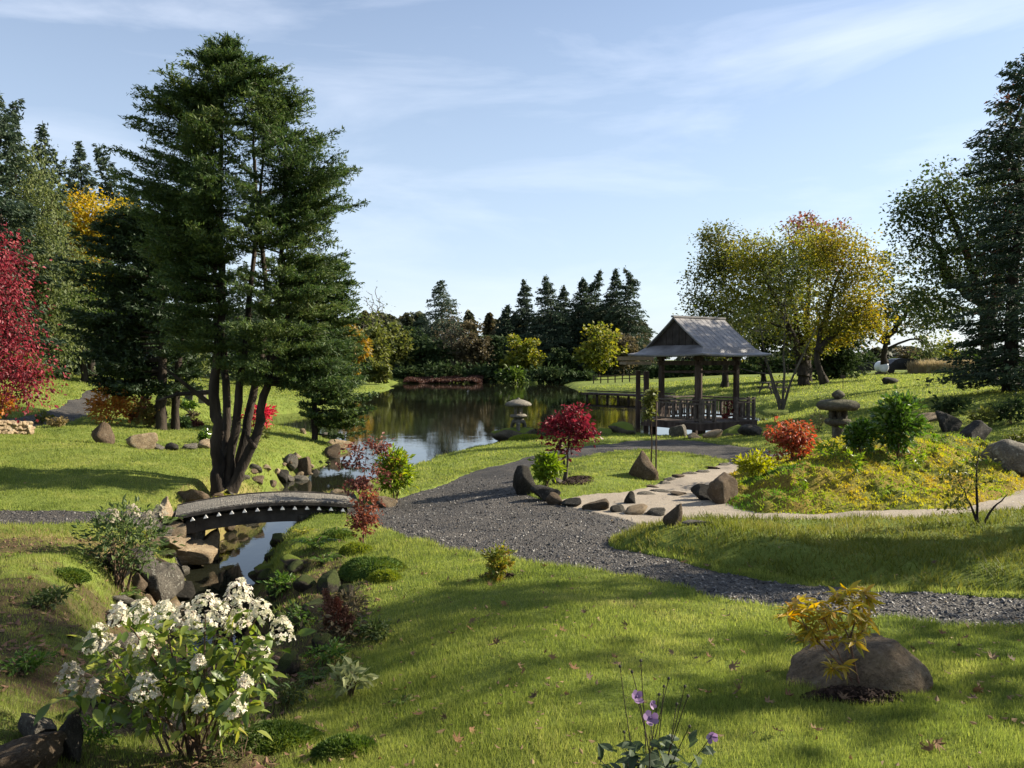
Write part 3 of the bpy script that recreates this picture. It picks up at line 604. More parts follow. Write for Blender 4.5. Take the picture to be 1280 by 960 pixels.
for a in range(6):
    an = a*pi/3+.3; box(mb, (cos(an)*.17, sin(an)*.17, zc), (.08, .09, z1-z0), an)
box(mb, (0, 0, z0+.015), (.3, .3, .03)); box(mb, (0, 0, z1-.012), (.3, .3, .03)); box(mb, (.02, .08, zc), (.2, .05, z1-z0-.06)); mb.build('firebox', lant, lr)
mb = MB(); r = 26*s
lathe(mb, [(.16,zz(513)),(r*.85,zz(512)),(r,zz(508)),(r*.96,zz(504)),(r*.8,zz(501)),(r*.45,zz(499.3)),(.1,zz(498.8))], sides=28, jit=.005); mb.build('cap', lant, lr, smooth=True)
mb = MB(); lathe(mb, [(.06,zz(499)),(.08,zz(498)),(.145,zz(495)),(.15,zz(492.5)),(.11,zz(490)),(.05,zz(488.5)),(.02,zz(487.3))], sides=18, jit=.003); mb.build('finial', lant, lr, smooth=True)
# lantern by the water on its mossy boulder
wb = G(644, 552, 0.0); D = wb[1]; s = D/F
rock((wb[0]-.02, wb[1]+.25, .0), (.86, .55, .38), rk_moss, 'moss topped boulder at the pond edge carrying the small stone lantern', seed=3, rz=.1, sink=.3, big=True)
zt = P(648, 537, D)[2]-.02
lw = thing('stone_lantern', (P(648, 537, D)[0], D+.15, zt), 'weathered snow-viewing stone lantern with flat wide cap on a mossy boulder in the pond', 'lantern')
lant2 = rockmat('pale_lantern_stone', [(.08,.07,.055),(.15,.135,.105),(.24,.22,.18)], lich=.3)
zz = lambda py: P(648, py, D)[2]-zt
mb = MB()
for a in range(3):
    an = a*2*pi/3+.5; tube(mb, [(cos(an)*.28, sin(an)*.28, -.02), (cos(an)*.27, sin(an)*.27, .15), (cos(an)*.2, sin(an)*.2, .3), (0, 0, zz(522))], [.07, .07, .08, .1], 8)
lathe(mb, [(.1, .24),(.24,.26),(.2,.36),(.12,zz(522))], sides=14); mb.build('base', lant2, lw, smooth=True)
mb = MB(); lathe(mb, [(.12,zz(523)),(.30,zz(521.5)),(.32,zz(520)),(.28,zz(518.5)),(.1,zz(518))], sides=20, jit=.006); mb.build('platform', lant2, lw, smooth=True)
mb = MB()
for a in range(5): an = a*2*pi/5+.2; box(mb, (cos(an)*.13, sin(an)*.13, (zz(518)+zz(509))/2), (.06, .07, zz(509)-zz(518)+.02), an)
mb.build('firebox', lant2, lw)
mb = MB(); lathe(mb, [(.14,zz(509)),(.46,zz(507.5)),(.50,zz(505.8)),(.42,zz(503)),(.24,zz(500.8)),(.08,zz(499.5))], sides=24, jit=.008); mb.build('cap', lant2, lw, smooth=True)
mb = MB(); lathe(mb, [(.05,zz(500.3)),(.075,zz(499)),(.03,zz(497.5))], sides=12); mb.build('finial', lant2, lw, smooth=True)

# ------------------------------------------------------------------ far things: boardwalk, shelter, table, bale, vehicles, rails
a = G(733, 499, .0); b = G(842, 500, 0); b[1] = a[1]-6; b[0] = (842-640)/F*b[1]
bw = thing('boardwalk', (0, 0, 0), 'long low dark timber boardwalk on posts over the far pond', 'boardwalk'); mb = MB(); z1 = .45; a[2] = b[2] = z1; bar(mb, a, b, 1.2, .14); mb.build('deck', wood, bw)
for k in range(9):
    q = a+(b-a)*k/8
    mb = MB(); box(mb, (q[0], q[1]-.5, (z1-.5)/2-.05), (.16, .16, z1+.55)); mb.build('post', wood, bw)
mb = MB(); u = unit(b-a); bar(mb, a+np.array([0,-.5,.22]), b+np.array([0,-.5,.22]), .08, .08); mb.build('kerb_rail', wood, bw)
D = 34.5; g = P(808, 455, D); zg = -.5
sh = thing('lattice_arbour', (g[0], g[1], zg), 'small open brown timber arbour frame left of the pavilion', 'arbour')
z_ = lambda py: P(808, py, D)[2]-zg
mb = MB(); box(mb, (0, 0, z_(476)/2+.0), (.2, .2, z_(452))); mb.build('post', wood, sh); mb = MB(); box(mb, (-.1, 1.6, z_(476)/2), (.18, .18, z_(452))); mb.build('post', wood, sh)
mb = MB(); box(mb, (-.35, .8, z_(454)), (1.1, 1.9, .12)); 
for k in range(7): box(mb, (-.35, k*.28, z_(448)), (1.3, .07, .16))
mb.build('roof_frame', surf('pale_wood', [(.16,.12,.07),(.26,.20,.12)], 5), sh)
# picnic table
g = T(966, 492); D = g[1]; pt = thing('picnic_table', (g[0], D, H(g[0], D)), 'small dark picnic table on the lawn beside the leaning birch trunks', 'picnic table', rz=.4)
mb = MB(); box(mb, (0, 0, .74), (1.7, .75, .05)); mb.build('table_top', deckw, pt)
for s in (-1, 1):
    mb = MB(); box(mb, (0, s*.68, .44), (1.7, .28, .045)); mb.build('bench', deckw, pt)
    mb = MB(); x = s*.6; bar(mb, (x, -.65, 0), (x, -.25, .71), .06, .09); bar(mb, (x, .65, 0), (x, .25, .71), .06, .09); bar(mb, (x, -.8, .39), (x, .8, .39), .05, .08); mb.build('frame', deckw, pt)
# parked trailer, tank, vehicle near the treeline
blk = surf('black_paint', [(.012,.012,.013),(.03,.03,.03)], 3, .45); wht = surf('white_shell', [(.6,.6,.6),(.75,.75,.75)], 3, .5); glass = surf('dark_glass', [(.02,.025,.03),(.04,.045,.05)], 2, .1)
D = 82; tyre = surf('tyre', [(.015,.015,.015),(.03,.03,.03)], 5, .9)
def vehicle(px, D, Ln, hh, m, label, cab=True, cat='car', name='parked_car'):
    g = DT(px, D); v = thing(name, g, label, cat, rz=.1); mb = MB()
    prof = [(-Ln/2,.35),(-Ln/2,.35+hh*.35),(-Ln*.36,.35+hh*.45),(-Ln*.22,.35+hh*.9),(-.1*Ln,.35+hh),(.25*Ln,.35+hh*.97),(.4*Ln,.35+hh*.55),(.5*Ln,.35+hh*.45),(.5*Ln,.35)] if cab else [(-Ln/2,.35),(-Ln/2,.35+hh*.9),(-Ln*.47,.35+hh),(Ln*.47,.35+hh),(Ln/2,.35+hh*.9),(Ln/2,.35)]
    n = len(prof); V = [(x, -.85, z) for x, z in prof]+[(x, .85, z) for x, z in prof]; mb.add(V, [list(range(n)), list(range(n, 2*n))[::-1]]); mb.add(V, [[i, i+n, (i+1) % n+n, (i+1) % n] for i in range(n)]); mb.build('body', m, v)
    if cab:
        mb = MB(); box(mb, (.02*Ln, -.86, .35+hh*.7), (.42*Ln, .02, hh*.28)); mb.build('window', glass, v)
    for x in (-.32*Ln, .32*Ln):
        mb = MB(); V = [(x+.33*cos(k*pi/8), yy, .33+.33*sin(k*pi/8)) for yy in (-.9, -.68) for k in range(16)]; mb.add(V, [list(range(16)), list(range(16, 32))[::-1]]); mb.add(V, [[i, i+16, (i+1) % 16+16, (i+1) % 16] for i in range(16)]); mb.build('wheel', tyre, v)
    return v
vehicle(1126, 82, 4.6, 1.15, blk, 'black car parked by the trees right of the round white tank')
vehicle(1084, 86, 3.6, .8, blk, 'low black trailer parked left of the round white tank', cab=False, cat='trailer', name='trailer')
g = DT(1102, 80); tk = thing('round_tank', (g[0], g[1], g[2]), 'round white drum tank lying on a cradle between the dark vehicles', 'tank'); mb = MB()
prof = [(-.5,.2),(-.48,.45),(-.4,.55),(.4,.55),(.48,.45),(.5,.2)]; th = np.linspace(0, 2*pi, 20, endpoint=False)
V = [(r*cos(t), x, .75+r*sin(t)) for x, r in prof for t in th]; mb.add(V, [[i*20+j, i*20+(j+1) % 20, (i+1)*20+(j+1) % 20, (i+1)*20+j] for i in range(5) for j in range(20)]); mb.add(V, [list(range(20)), list(range(100, 120))[::-1]]); mb.build('drum', wht, tk, smooth=True)
mb = MB(); box(mb, (0, 0, .12), (.9, .8, .24)); mb.build('cradle', wood, tk)
# fence far right
def fence(pa, pb, n, h, label, rails=2, group=None):
    pa = np.array(pa); pb = np.array(pb); f = thing('rail_fence', (pa[0], pa[1], H(pa[0], pa[1])), label, 'fence', group); o = np.array([pa[0], pa[1], H(pa[0], pa[1])]); q = []
    for k in range(n+1):
        c = pa+(pb-pa)*k/n; c = np.array([c[0], c[1], H(c[0], c[1])])-o; q.append(c); mb = MB(); box(mb, (c[0], c[1], c[2]+h/2-.1), (.12, .12, h+.2)); mb.build('post', wood, f)
    for r in range(rails):
        mb = MB(); zr = h*(r+1)/(rails+.25)
        for k in range(n): bar(mb, q[k]+np.array([0,-.07,zr]), q[k+1]+np.array([0,-.07,zr]), .04, .09)
        mb.build('rail', wood, f)
fence(DT(1140, 92)[:2], DT(1215, 80)[:2], 9, 1.2, 'low timber rail fence behind the pale reeds at the far right'); fence(DT(985, 96)[:2], DT(1085, 96)[:2], 10, 1.2, 'timber rail fence under the yellow trees left of the white tank')
fence(DT(742, 92)[:2], DT(805, 92)[:2], 7, .9, 'small rustic fence on the far lawn left of the pavilion')
# dark stone blocks, sapling posts on the lawn
rock_px(1104, 1124, 473, 481, rk_dark, 'flat dark stone lying on the far sunny lawn', seed=5)
rock_px(1129, 1150, 498, 512, rk_dark, 'rounded dark boulder at the lower edge of the sunny lawn beside the tall glossy shrub', seed=6)
g = DT(1054, 52); st = thing('sapling_stake', g, 'thin wooden stake on the sunny lawn left of the flat dark stone', 'stake'); mb = MB(); tube(mb, [(0,0,-.1),(0,0,.9)], [.02,.02], 6); box(mb, (0, 0, .8), (.3, .02, .22)); mb.build('stake', wood, st)
g = DT(1192, 45); st = thing('sapling_stake', g, 'thin post with a small tag standing near the right end of the sunny lawn', 'stake'); mb = MB(); tube(mb, [(0,0,-.1),(0,0,1.1)], [.025,.02], 6); box(mb, (0, 0, .25), (.1, .1, .5)); mb.build('stake', wood, st)
# ------------------------------------------------------------------ foliage materials
fir_m = leafm('fir_needles', [(.014,.032,.011),(.036,.068,.02),(.075,.11,.027),(.14,.16,.04)], .3, .6, .7)
spr_m = leafm('spruce_needles', [(.015,.03,.016),(.034,.055,.028),(.065,.09,.038)], .2, .65, .2)
spr2_m = leafm('grey_spruce_needles', [(.025,.042,.028),(.05,.073,.043),(.085,.11,.06)], .22, .65, .2)
dark_m = leafm('dark_evergreen', [(.016,.03,.012),(.034,.055,.02),(.065,.085,.028)], .2, .7, .25, .45, .08)
olive_m = leafm('olive_leaves', [(.05,.065,.014),(.10,.115,.025),(.16,.15,.035)], .35, .6, .2)
willow_m = leafm('pale_birch_leaves', [(.05,.07,.02),(.10,.125,.035),(.16,.17,.055)], .35, .6, .4)
yel_m = leafm('yellow_leaves', [(.14,.15,.015),(.30,.25,.02),(.42,.27,.02)], .45, .6, .3)
yg_m = leafm('yellow_green_leaves', [(.05,.075,.012),(.11,.135,.018),(.21,.20,.025),(.31,.22,.025)], .4, .6, .16)
gold_m = leafm('golden_leaves', [(.10,.09,.02),(.22,.15,.025),(.34,.17,.025)], .45, .6, .4)
mid_m = leafm('green_leaves', [(.03,.055,.01),(.06,.10,.016),(.11,.14,.025)], .35, .5, .2)
brn_m = leafm('bronze_leaves', [(.05,.045,.024),(.085,.07,.036),(.13,.10,.05)], .3, .7, .3)
cop_m = leafm('copper_leaves', [(.03,.02,.014),(.07,.03,.018),(.14,.05,.03)], .3, .6, .2)
red_m = leafm('crimson_maple_leaves', [(.035,.012,.012),(.12,.014,.02),(.27,.025,.042),(.36,.08,.07)], .35, .5, 1.6, sat=1.0)
bare_m = bark_grey
S = lambda px, D: px/F*D
def base_at(px, D): g = DT(px, D); return (g[0], g[1], max(g[2], -.1)-.05)
def hgt(py, D, b): return P(640, py, D)[2]-b[2]

# ------------------------------------------------------------------ far side of the pond
FG = 'dark conifers beyond the far shore'
for i, (px, top, D, wpx, m, lab) in enumerate([
  (553, 350, 128, 62, spr2_m, 'broad grey-green conifer with rounded top, standing alone left of the bare grey tree'),
  (528, 392, 135, 40, spr_m, 'short dark spruce peeping out left of the broad rounded conifer'),
  (634, 380, 130, 30, spr_m, 'short narrow spruce left of the thin leaning spruce on the far shore'),
  (655, 349, 132, 34, spr2_m, 'thin open-branched spruce at the left end of the tall dark row'),
  (684, 344, 126, 50, spr_m, 'tall dense dark spruce, second in the tall row over the yellow maple'),
  (703, 356, 132, 36, spr_m, 'dark spruce squeezed behind the second of the tall row'),
  (727, 346, 128, 42, spr_m, 'dark spruce in the middle of the tall row'),
  (744, 338, 130, 38, spr_m, 'pointed dark spruce just right of the middle of the tall row'),
  (765, 336, 127, 38, spr_m, 'narrow pointed spruce, second from the right end of the tall row'),
  (784, 336, 124, 46, spr_m, 'tall dark spruce at the right end of the tall row beyond the pond')]):
    b = base_at(px, D); h = hgt(top, D, b); spruce('spruce_tree', b, h, S(wpx, D)/2*2.5, m, lab, group=FG, seed=10+i, z0=.05, p=.95, step=h*.034, nb=11, leaf=.42, asp=.36, per=52, droop=.3, gap=.05, den=1.1)
# backing wood: one mass that cannot be counted
def wood_mass():
    rr = np.random.default_rng(5); lb = MB()
    for k in range(150):
        px = rr.uniform(-80, 800) if k < 110 else rr.uniform(860, 1250); D = rr.uniform(136, 156); hh = (392+12*vnoise(np.array([px*.02]), np.array([0.]), 3)[0]) if px < 800 else 440
        if px < 440: hh -= 8
        g = base_at(px, D); h = max(2, P(px, hh+rr.uniform(-6, 22), D)[2]-g[2]); r = S(rr.uniform(14, 26), D)
        n = 420; t = rr.random(n)**.8; con = rr.random() < .55; a = rr.random(n)*2*pi
        rad = (r*.8*(1-t)+.3) if con else r*np.sqrt(np.clip(1-(2*t-1)**2*.85, 0, 1)); rad = rad*(.5+.5*rr.random(n)**.5)
        c = np.stack([g[0]+np.cos(a)*rad, g[1]+np.sin(a)*rad, g[2]+t*h], 1); leaves(lb, c, 1.3, .75, np.stack([np.cos(a), np.sin(a), -.3+0*a], 1), rr=rr)
    o = lb.build('distant_wood', leafm('distant_foliage', [(.014,.024,.012),(.03,.042,.018),(.06,.06,.025),(.10,.075,.03)], .2, .7, .07, .65)); tag(o, 'distant mixed wood closing the view behind the pond', 'woodland', kind='stuff')
wood_mass()
def far_leafy(name, px, D, top, wpx, m, lab, seed, ncl=46, per=26, leaf=.55, bare=False, low=.12, cat='tree', group=None, bark=None, r0=None, lx=0, clk=.085):
    b = base_at(px, D); h = hgt(top, D, b); r = S(wpx, D)/2
    blobs = [(lx, 0, h*(.5+low*.5), r*.85, r*.8, h*(.47-low*.5)), (-r*.35, 0, h*.4, r*.6, r*.6, h*.25), (r*.4, 0, h*.42, r*.55, r*.6, h*.28)]
    return broadleaf(name, b, h, blobs, ncl, 0 if bare else per, leaf, m, lab, cat, group, seed=seed, r0=r0 or h*.016, clr=h*clk, bark=bark, asp=.7, rmin=h*.0036)
far_leafy('maple_tree', 653, 112, 414, 50, yg_m, 'low round yellow-green maple standing in front of the tall dark spruces', 41, 50, 40, leaf=.5)
far_leafy('maple_tree', 749, 114, 400, 58, yg_m, 'yellow-topped maple on the far shore below the right end of the tall spruces', 42, 54, 40, leaf=.5)
far_leafy('oak_tree', 566, 118, 376, 44, brn_m, 'leafless grey-stemmed tree in front of the broad rounded conifer', 43, 170, 3, leaf=.3, bark=bark_grey)
far_leafy('birch_tree', 466, 116, 350, 40, olive_m, 'bare pale birch rising above the olive trees near the left shore', 44, 330, 1, leaf=.3, bark=bark_grey)
for i, (px, D, top, wp, m, lab) in enumerate([
 (462, 108, 392, 56, olive_m, 'olive-yellow rounded tree below the bare pale birch'),
 (490, 116, 398, 44, olive_m, 'olive tree with dull gold crown just right of the bare birch'),
 (515, 120, 408, 44, dark_m, 'dark green round tree between the olive trees and the rounded conifer'),
 (540, 118, 415, 50, dark_m, 'dark broad bush-like tree left below the rounded conifer'),
 (590, 118, 402, 50, brn_m, 'brown-leaved tree right of the leafless grey-stemmed tree'),
 (612, 120, 412, 40, dark_m, 'dark low tree between the brown tree and the short narrow spruce'),
 (700, 116, 432, 44, dark_m, 'dark low tree on the far shore between the two yellow maples'),
 (779, 118, 408, 42, brn_m, 'brownish thin-leaved tree right of the yellow-topped maple'),
 (805, 130, 418, 34, brn_m, 'pale grey-brown leafless tree showing just left of the pavilion roof'),
 (470, 92, 446, 44, olive_m, 'rounded olive shrub-like willow on the bank at the left end of the pond'),
 (437, 96, 400, 44, gold_m, 'orange-gold tree half hidden behind the right edge of the big fir')]):
    far_leafy('leafy_tree', px, D, top, wp, m, lab, 60+i, 46, 36, leaf=.55, group='mixed leafy trees around the far pond')
for i, (px, D, top, wp, m, lab) in enumerate([
 (555, 112, 455, 60, dark_m, 'low dark rhododendron mound on the far shore left of the brown bank end'), (605, 112, 458, 56, dark_m, 'low dark shrub mound on the far shore below the brown tree'),
 (640, 108, 462, 40, mid_m, 'dull green shoreline shrub left below the low yellow-green maple'), (690, 104, 460, 56, dark_m, 'dark shoreline shrub between the yellow maples'), (725, 102, 466, 40, dark_m, 'small dark shoreline shrub below the yellow-topped maple'), (512, 112, 462, 40, dark_m, 'dark shoreline shrub above the reddish bank')]):
    b = base_at(px, D); h = hgt(top, D, b); w_ = S(wp, D); shrub('waterside_shrub', b, w_, h, .5, 1100, m, lab, group='dark shrubs along the far shore', seed=80+i, asp=.7, z0=.02, stemr=.04, ncl=40)
# reddish far bank
b0 = G(495, 476, .5); b1 = G(600, 476, .5); mb = MB(); rr = np.random.default_rng(8); c = np.stack([rr.uniform(b0[0], b1[0], 9000), rr.uniform(106, 113, 9000), rr.uniform(.05, .3, 9000)], 1); c[:, 2] += (c[:, 1]-106)*.11+vnoise(c[:, 0]*.8, c[:, 1]*.3, 5)*.5; leaves(mb, c, .24, .16, np.tile([0, 0, 1.], (9000, 1))+rr.normal(size=(9000, 3))*.6, rr=rr); tag(mb.build('dead_bracken', leafm('bracken', [(.035,.018,.012),(.07,.03,.02),(.10,.05,.03)], .2)), 'reddish brown bracken covering the low far bank', 'bracken', kind='stuff')

# ------------------------------------------------------------------ right side of the view
RG = 'yellowing trees on the right lawn'
def multi(base, px0, D, stems):          # pixel stems -> local polylines
    o = []
    for st in stems:
        o.append([tuple(np.array(P(x, y, D))*np.array([1, 0, 1])-np.array([base[0], -dy, base[2]])+np.array([0, 0, 0])) for (x, y, dy) in st])
    return o
D = 62; b = base_at(1005, D)
# central big maple group
def rb(px, py, rx, ry, D, b, dy=0, ry_d=None): p = P(px, py, D); return (p[0]-b[0], dy, p[2]-b[2], S(rx, D), ry_d or S(rx, D)*.9, S(ry, D))
broadleaf('maple_tree', b, 11, [rb(985, 360, 58, 62, D, b), rb(935, 375, 48, 55, D, b), rb(1005, 310, 36, 32, D, b), rb(955, 325, 42, 34, D, b), rb(1010, 420, 34, 30, D, b)], 290, 62, .2, yg_m, 'large yellow-green maple with dark trunk in the middle of the right-hand tree group', group=RG, trunk=multi(b, 0, D, [[(1005,482,0),(1002,430,0),(985,350,0)], [(1004,470,0),(1012,400,1),(1020,330,1)], [(1004,450,0),(975,400,-1),(950,340,-1)]]), r0=.36, clr=.62, seed=21)
D = 58; b = base_at(1030, D)
broadleaf('maple_tree', b, 10, [rb(1060, 345, 40, 60, D, b), rb(1075, 400, 28, 30, D, b), rb(1045, 395, 36, 40, D, b), rb(1035, 310, 30, 28, D, b)], 210, 60, .2, leafm('gold_green_leaves', [(.06,.075,.014),(.14,.145,.02),(.24,.19,.025),(.30,.18,.028)], .45, .6, .2), 'golden-leaved maple with leaning trunk at the right side of the yellow group', group=RG, trunk=multi(b, 0, D, [[(1031,478,0),(1020,440,0),(1035,380,0),(1055,330,0)], [(1022,440,0),(1060,400,0),(1085,380,0)]]), r0=.26, clr=.6, seed=22)
D = 66; b = base_at(905, D)
broadleaf('leafy_tree', b, 10, [rb(895, 355, 36, 48, D, b), rb(870, 375, 18, 22, D, b), rb(915, 320, 36, 26, D, b), rb(895, 300, 18, 22, D, b), rb(900, 420, 34, 28, D, b)], 190, 62, .22, leafm('dull_green_leaves', [(.03,.05,.012),(.07,.09,.018),(.14,.14,.025),(.20,.16,.03)], .35, .6, .2), 'dark olive tree at the left end of the right-hand tree group, behind the pavilion roof', group=RG, r0=.3, clr=.65, seed=23)
D = 68; b = base_at(1010, D)
broadleaf('beech_tree', b, 12, [rb(1005, 285, 26, 24, D, b), rb(1045, 292, 20, 20, D, b), rb(1025, 320, 36, 26, D, b)], 80, 26, .28, leafm('copper_beech', [(.10,.05,.04),(.20,.08,.06),(.30,.13,.08)], .35), 'copper-leaved tree whose thin reddish top rises above the yellow maples', group=RG, r0=.3, clr=.5, seed=24)
D = 70; b = base_at(960, D)
for i, (px, py, wx, wy, lab) in enumerate([(955, 400, 60, 50, 'dark evergreen mass behind the leaning birch trunks'), (1045, 430, 26, 26, 'dark low evergreen behind the trunks of the yellow maples')]):
    b = base_at(px, 72); broadleaf('holly_tree', b, 7, [rb(px, py, wx, wy, 72, b), rb(px, py+30, wx*.8, wy*.7, 72, b)], 90, 50, .36, dark_m, lab, group='dark evergreens on the right lawn', r0=.25, clr=.8, seed=25+i)
# three slender leaning trunks near the picnic table
D = 42; b = base_at(977, D)
broadleaf('birch_tree', b, 8, [rb(960, 400, 46, 50, D, b), rb(990, 350, 36, 44, D, b), rb(920, 420, 34, 36, D, b)], 90, 16, .17, olive_m, 'thin-leaved birch with slender leaning trunks beside the picnic table', group=RG, trunk=multi(b, 0, D, [[(975,512,0),(966,480,0),(958,445,0),(948,400,0)], [(978,512,0),(982,470,.2),(981,420,.2),(984,350,.3)], [(979,510,0),(987,475,-.2),(1000,445,-.3),(1016,410,-.4)], [(976,505,0),(962,455,.1),(930,425,.1),(905,400,.1)]]), r0=.075, clr=.5, seed=27, bark=bark_grey, rmin=.015)
# airy dark sycamore right of the group
D = 66; b = base_at(1106, D)
broadleaf('sycamore_tree', b, 11, [rb(1115, 350, 34, 40, D, b), rb(1140, 395, 40, 36, D, b), rb(1090, 400, 22, 30, D, b)], 110, 26, .3, leafm('dark_sycamore', [(.022,.035,.01),(.05,.065,.015),(.12,.11,.025)], .3), 'airy dark sycamore with spreading bare limbs right of the yellow maples', group='sycamores at the right', r0=.26, clr=.6, seed=28, bark=bark_dark, trunk=multi(b, 0, D, [[(1106,455,0),(1107,420,0),(1110,380,0)], [(1107,430,0),(1130,395,0),(1150,365,0)], [(1107,425,0),(1090,395,0)]]))
D = 48; b = base_at(1235, D)
broadleaf('sycamore_tree', b, 14, [rb(1190, 245, 55, 40, D, b), rb(1150, 275, 36, 34, D, b), rb(1200, 320, 60, 44, D, b), rb(1170, 380, 40, 34, D, b), rb(1240, 260, 50, 50, D, b)], 230, 62, .2, leafm('dark_sycamore2', [(.022,.04,.01),(.05,.075,.015),(.10,.11,.03)], .32), 'tall open-crowned sycamore leaning in from the right edge against the sky', group='sycamores at the right', r0=.4, clr=.52, seed=29, trunk=multi(b, 0, D, [[(1238,480,0),(1232,400,0),(1215,330,0),(1180,250,0)], [(1234,420,0),(1250,330,0),(1260,240,0)], [(1225,370,0),(1190,350,0),(1165,300,0)]]))
# dark conifer at the right edge
D = 34; b = base_at(1262, D); h = hgt(70, D, b)
spruce('cedar_tree', b, h, S(84, D), spr_m, 'huge near-black conifer filling the right edge down to the lawn', 'conifer', seed=31, z0=.03, p=.42, step=.36, nb=9, leaf=.22, asp=.3, per=75, droop=.22, jit=.35, r0=.3)
D = 30; b = base_at(1345, D); spruce('cedar_tree', b, hgt(60, D, b), S(90, D), spr_m, 'second near-black conifer cut by the right edge of the view', 'conifer', seed=32, z0=.03, p=.5, step=.45, nb=8, leaf=.28, asp=.3, per=40, droop=.2, jit=.35, r0=.3)
D = 46; b = base_at(1290, D)
broadleaf('leafy_tree', b, 15, [rb(1280, 160, 30, 70, D, b), rb(1262, 330, 40, 60, D, b), rb(1300, 250, 40, 70, D, b)], 110, 30, .25, cop_m, 'dark copper-leaved tree behind the near-black conifer at the right edge', 'tree', r0=.35, clr=.6, seed=33)
# pale reeds and small trees by the fence
D = 78
mb = MB(); rr = np.random.default_rng(9); n = 5200; px = rr.uniform(1146, 1206, n); q = DT(1175, D); c = np.stack([(px-640)/F*D, rr.uniform(D-2, D+2, n), 0*px], 1); c[:, 2] = [H(a, bb) for a, bb in zip(c[:, 0], c[:, 1])]; c[:, 2] += .5
leaves(mb, c, 1.25, .07, np.tile([0, 0, 1.], (n, 1))+rr.normal(size=(n, 3))*.16, rr=rr); tag(mb.build('tall_reeds', leafm('straw', [(.20,.15,.08),(.30,.24,.13),(.38,.31,.18)], .3)), 'pale straw-coloured reeds before the far right fence', 'reeds', kind='stuff')
for i, (px, top, wp, m, lab, D) in enumerate([(1160, 412, 30, willow_m, 'young pale green birch above the straw-coloured reeds', 80), (1184, 414, 30, yg_m, 'young yellow-green tree at the right end of the straw-coloured reeds', 84), (1135, 430, 26, brn_m, 'leafless brownish sapling behind the black car', 96), (1212, 425, 30, mid_m, 'small green tree between the reeds and the big black conifer', 80), (1085, 436, 26, dark_m, 'low dark hedge tree behind the black trailer', 94)]):
    far_leafy('young_tree', px, D, top, wp, m, lab, 50+i, 34, 18, leaf=.3, group='young trees along the far right fence', clk=.1)
# far hedges seen under the pavilion roof and along the horizon
for i, (p0, p1, D, top, m, lab) in enumerate([(812, 960, 100, 450, dark_m, 'long clipped dark hedge on the far lawn seen under the pavilion roof'), (960, 1110, 108, 448, dark_m, 'dark hedge closing the sunny lawn behind the yellow maples'), (1110, 1290, 112, 446, mid_m, 'green hedgerow on the horizon at the far right'), (1140, 1300, 66, 472, dark_m, 'low dark clumps of shrubs at the right end of the sunny lawn')][:3]):
    n = 3800; rr = np.random.default_rng(90+i); x = rr.uniform((p0-640)/F*D, (p1-640)/F*D, n); y = D+rr.uniform(-1, 1, n); z0 = H(x.mean(), D)-.3; h = max(P(640, top, D)[2]-z0, 1.4); mb = MB(); z = z0+rr.random(n)**.7*h*(.85+.5*vnoise(x*.3, x*0, 3)); leaves(mb, np.stack([x, y, z], 1), .55, .35, rr=rr); tag(mb.build('hedge', m), lab, 'hedge')

# ------------------------------------------------------------------ left side woods
LG = 'trees on the left slope'
for i, (px, top, D, wpx, m, lab) in enumerate([
  (-2, 78, 36, 120, spr_m, 'tall dark spruce cut by the left edge of the view'),
  (62, 148, 48, 86, spr_m, 'dark ragged spruce behind the pale birch at the left'),
  (112, 176, 56, 80, spr2_m, 'blue-grey spruce with a fork-like top between the ragged spruce and the big fir'),
  (140, 180, 58, 80, spr_m, 'dark spruce just behind the left flank of the big fir'),
  (175, 235, 60, 80, spr_m, 'dark spruce mostly hidden behind the big fir'),
  (380, 330, 75, 80, spr2_m, 'dull spruce visible through the right side of the big fir'),
  (235, 300, 70, 120, spr_m, 'dark spruce behind the trunks of the big fir'), (310, 330, 78, 110, spr_m, 'dark spruce behind the right-hand trunks of the big fir'), (22, 120, 44, 110, spr_m, 'dark full spruce rising behind the left side of the pale birch'), (90, 196, 62, 110, spr_m, 'broad dark spruce low between the ragged and the fork-topped spruces')]):
    b = base_at(px, D); h = hgt(top, D, b); spruce('spruce_tree', b, h, S(wpx, D)/2*1.45, m, lab, group=LG, seed=110+i, z0=.04, p=.75, step=h*.035, nb=8, leaf=.28 if D < 50 else .36, asp=.34, per=60 if D < 50 else 44, droop=.3, gap=.08)
D = 38; b = base_at(45, D)
broadleaf('birch_tree', b, 9, [rb(45, 240, 36, 60, D, b), rb(60, 330, 48, 70, D, b), rb(80, 400, 40, 50, D, b), rb(20, 330, 40, 70, D, b)], 190, 60, .15, willow_m, 'pale green drooping birch beside the crimson maple', group=LG, r0=.2, clr=.5, seed=121, droop=.35, flat=1.1)
D = 50; b = base_at(118, D)
broadleaf('maple_tree', b, 9, [rb(120, 268, 38, 30, D, b), rb(100, 285, 34, 34, D, b), rb(135, 290, 24, 28, D, b), rb(100, 340, 40, 50, D, b)], 120, 60, .2, leafm('yellow_maple', [(.16,.16,.015),(.36,.27,.02),(.5,.28,.02)], .45, .6, .5), 'bright yellow maple glowing between the pale birch and the big fir', group=LG, r0=.25, clr=.5, seed=122)
D = 44; b = base_at(105, D)
broadleaf('leafy_tree', b, 7, [rb(100, 380, 60, 60, D, b), rb(60, 420, 40, 30, D, b)], 120, 50, .2, mid_m, 'mid-green tree filling the gap below the yellow maple', group=LG, r0=.2, clr=.6, seed=123)
D = 40
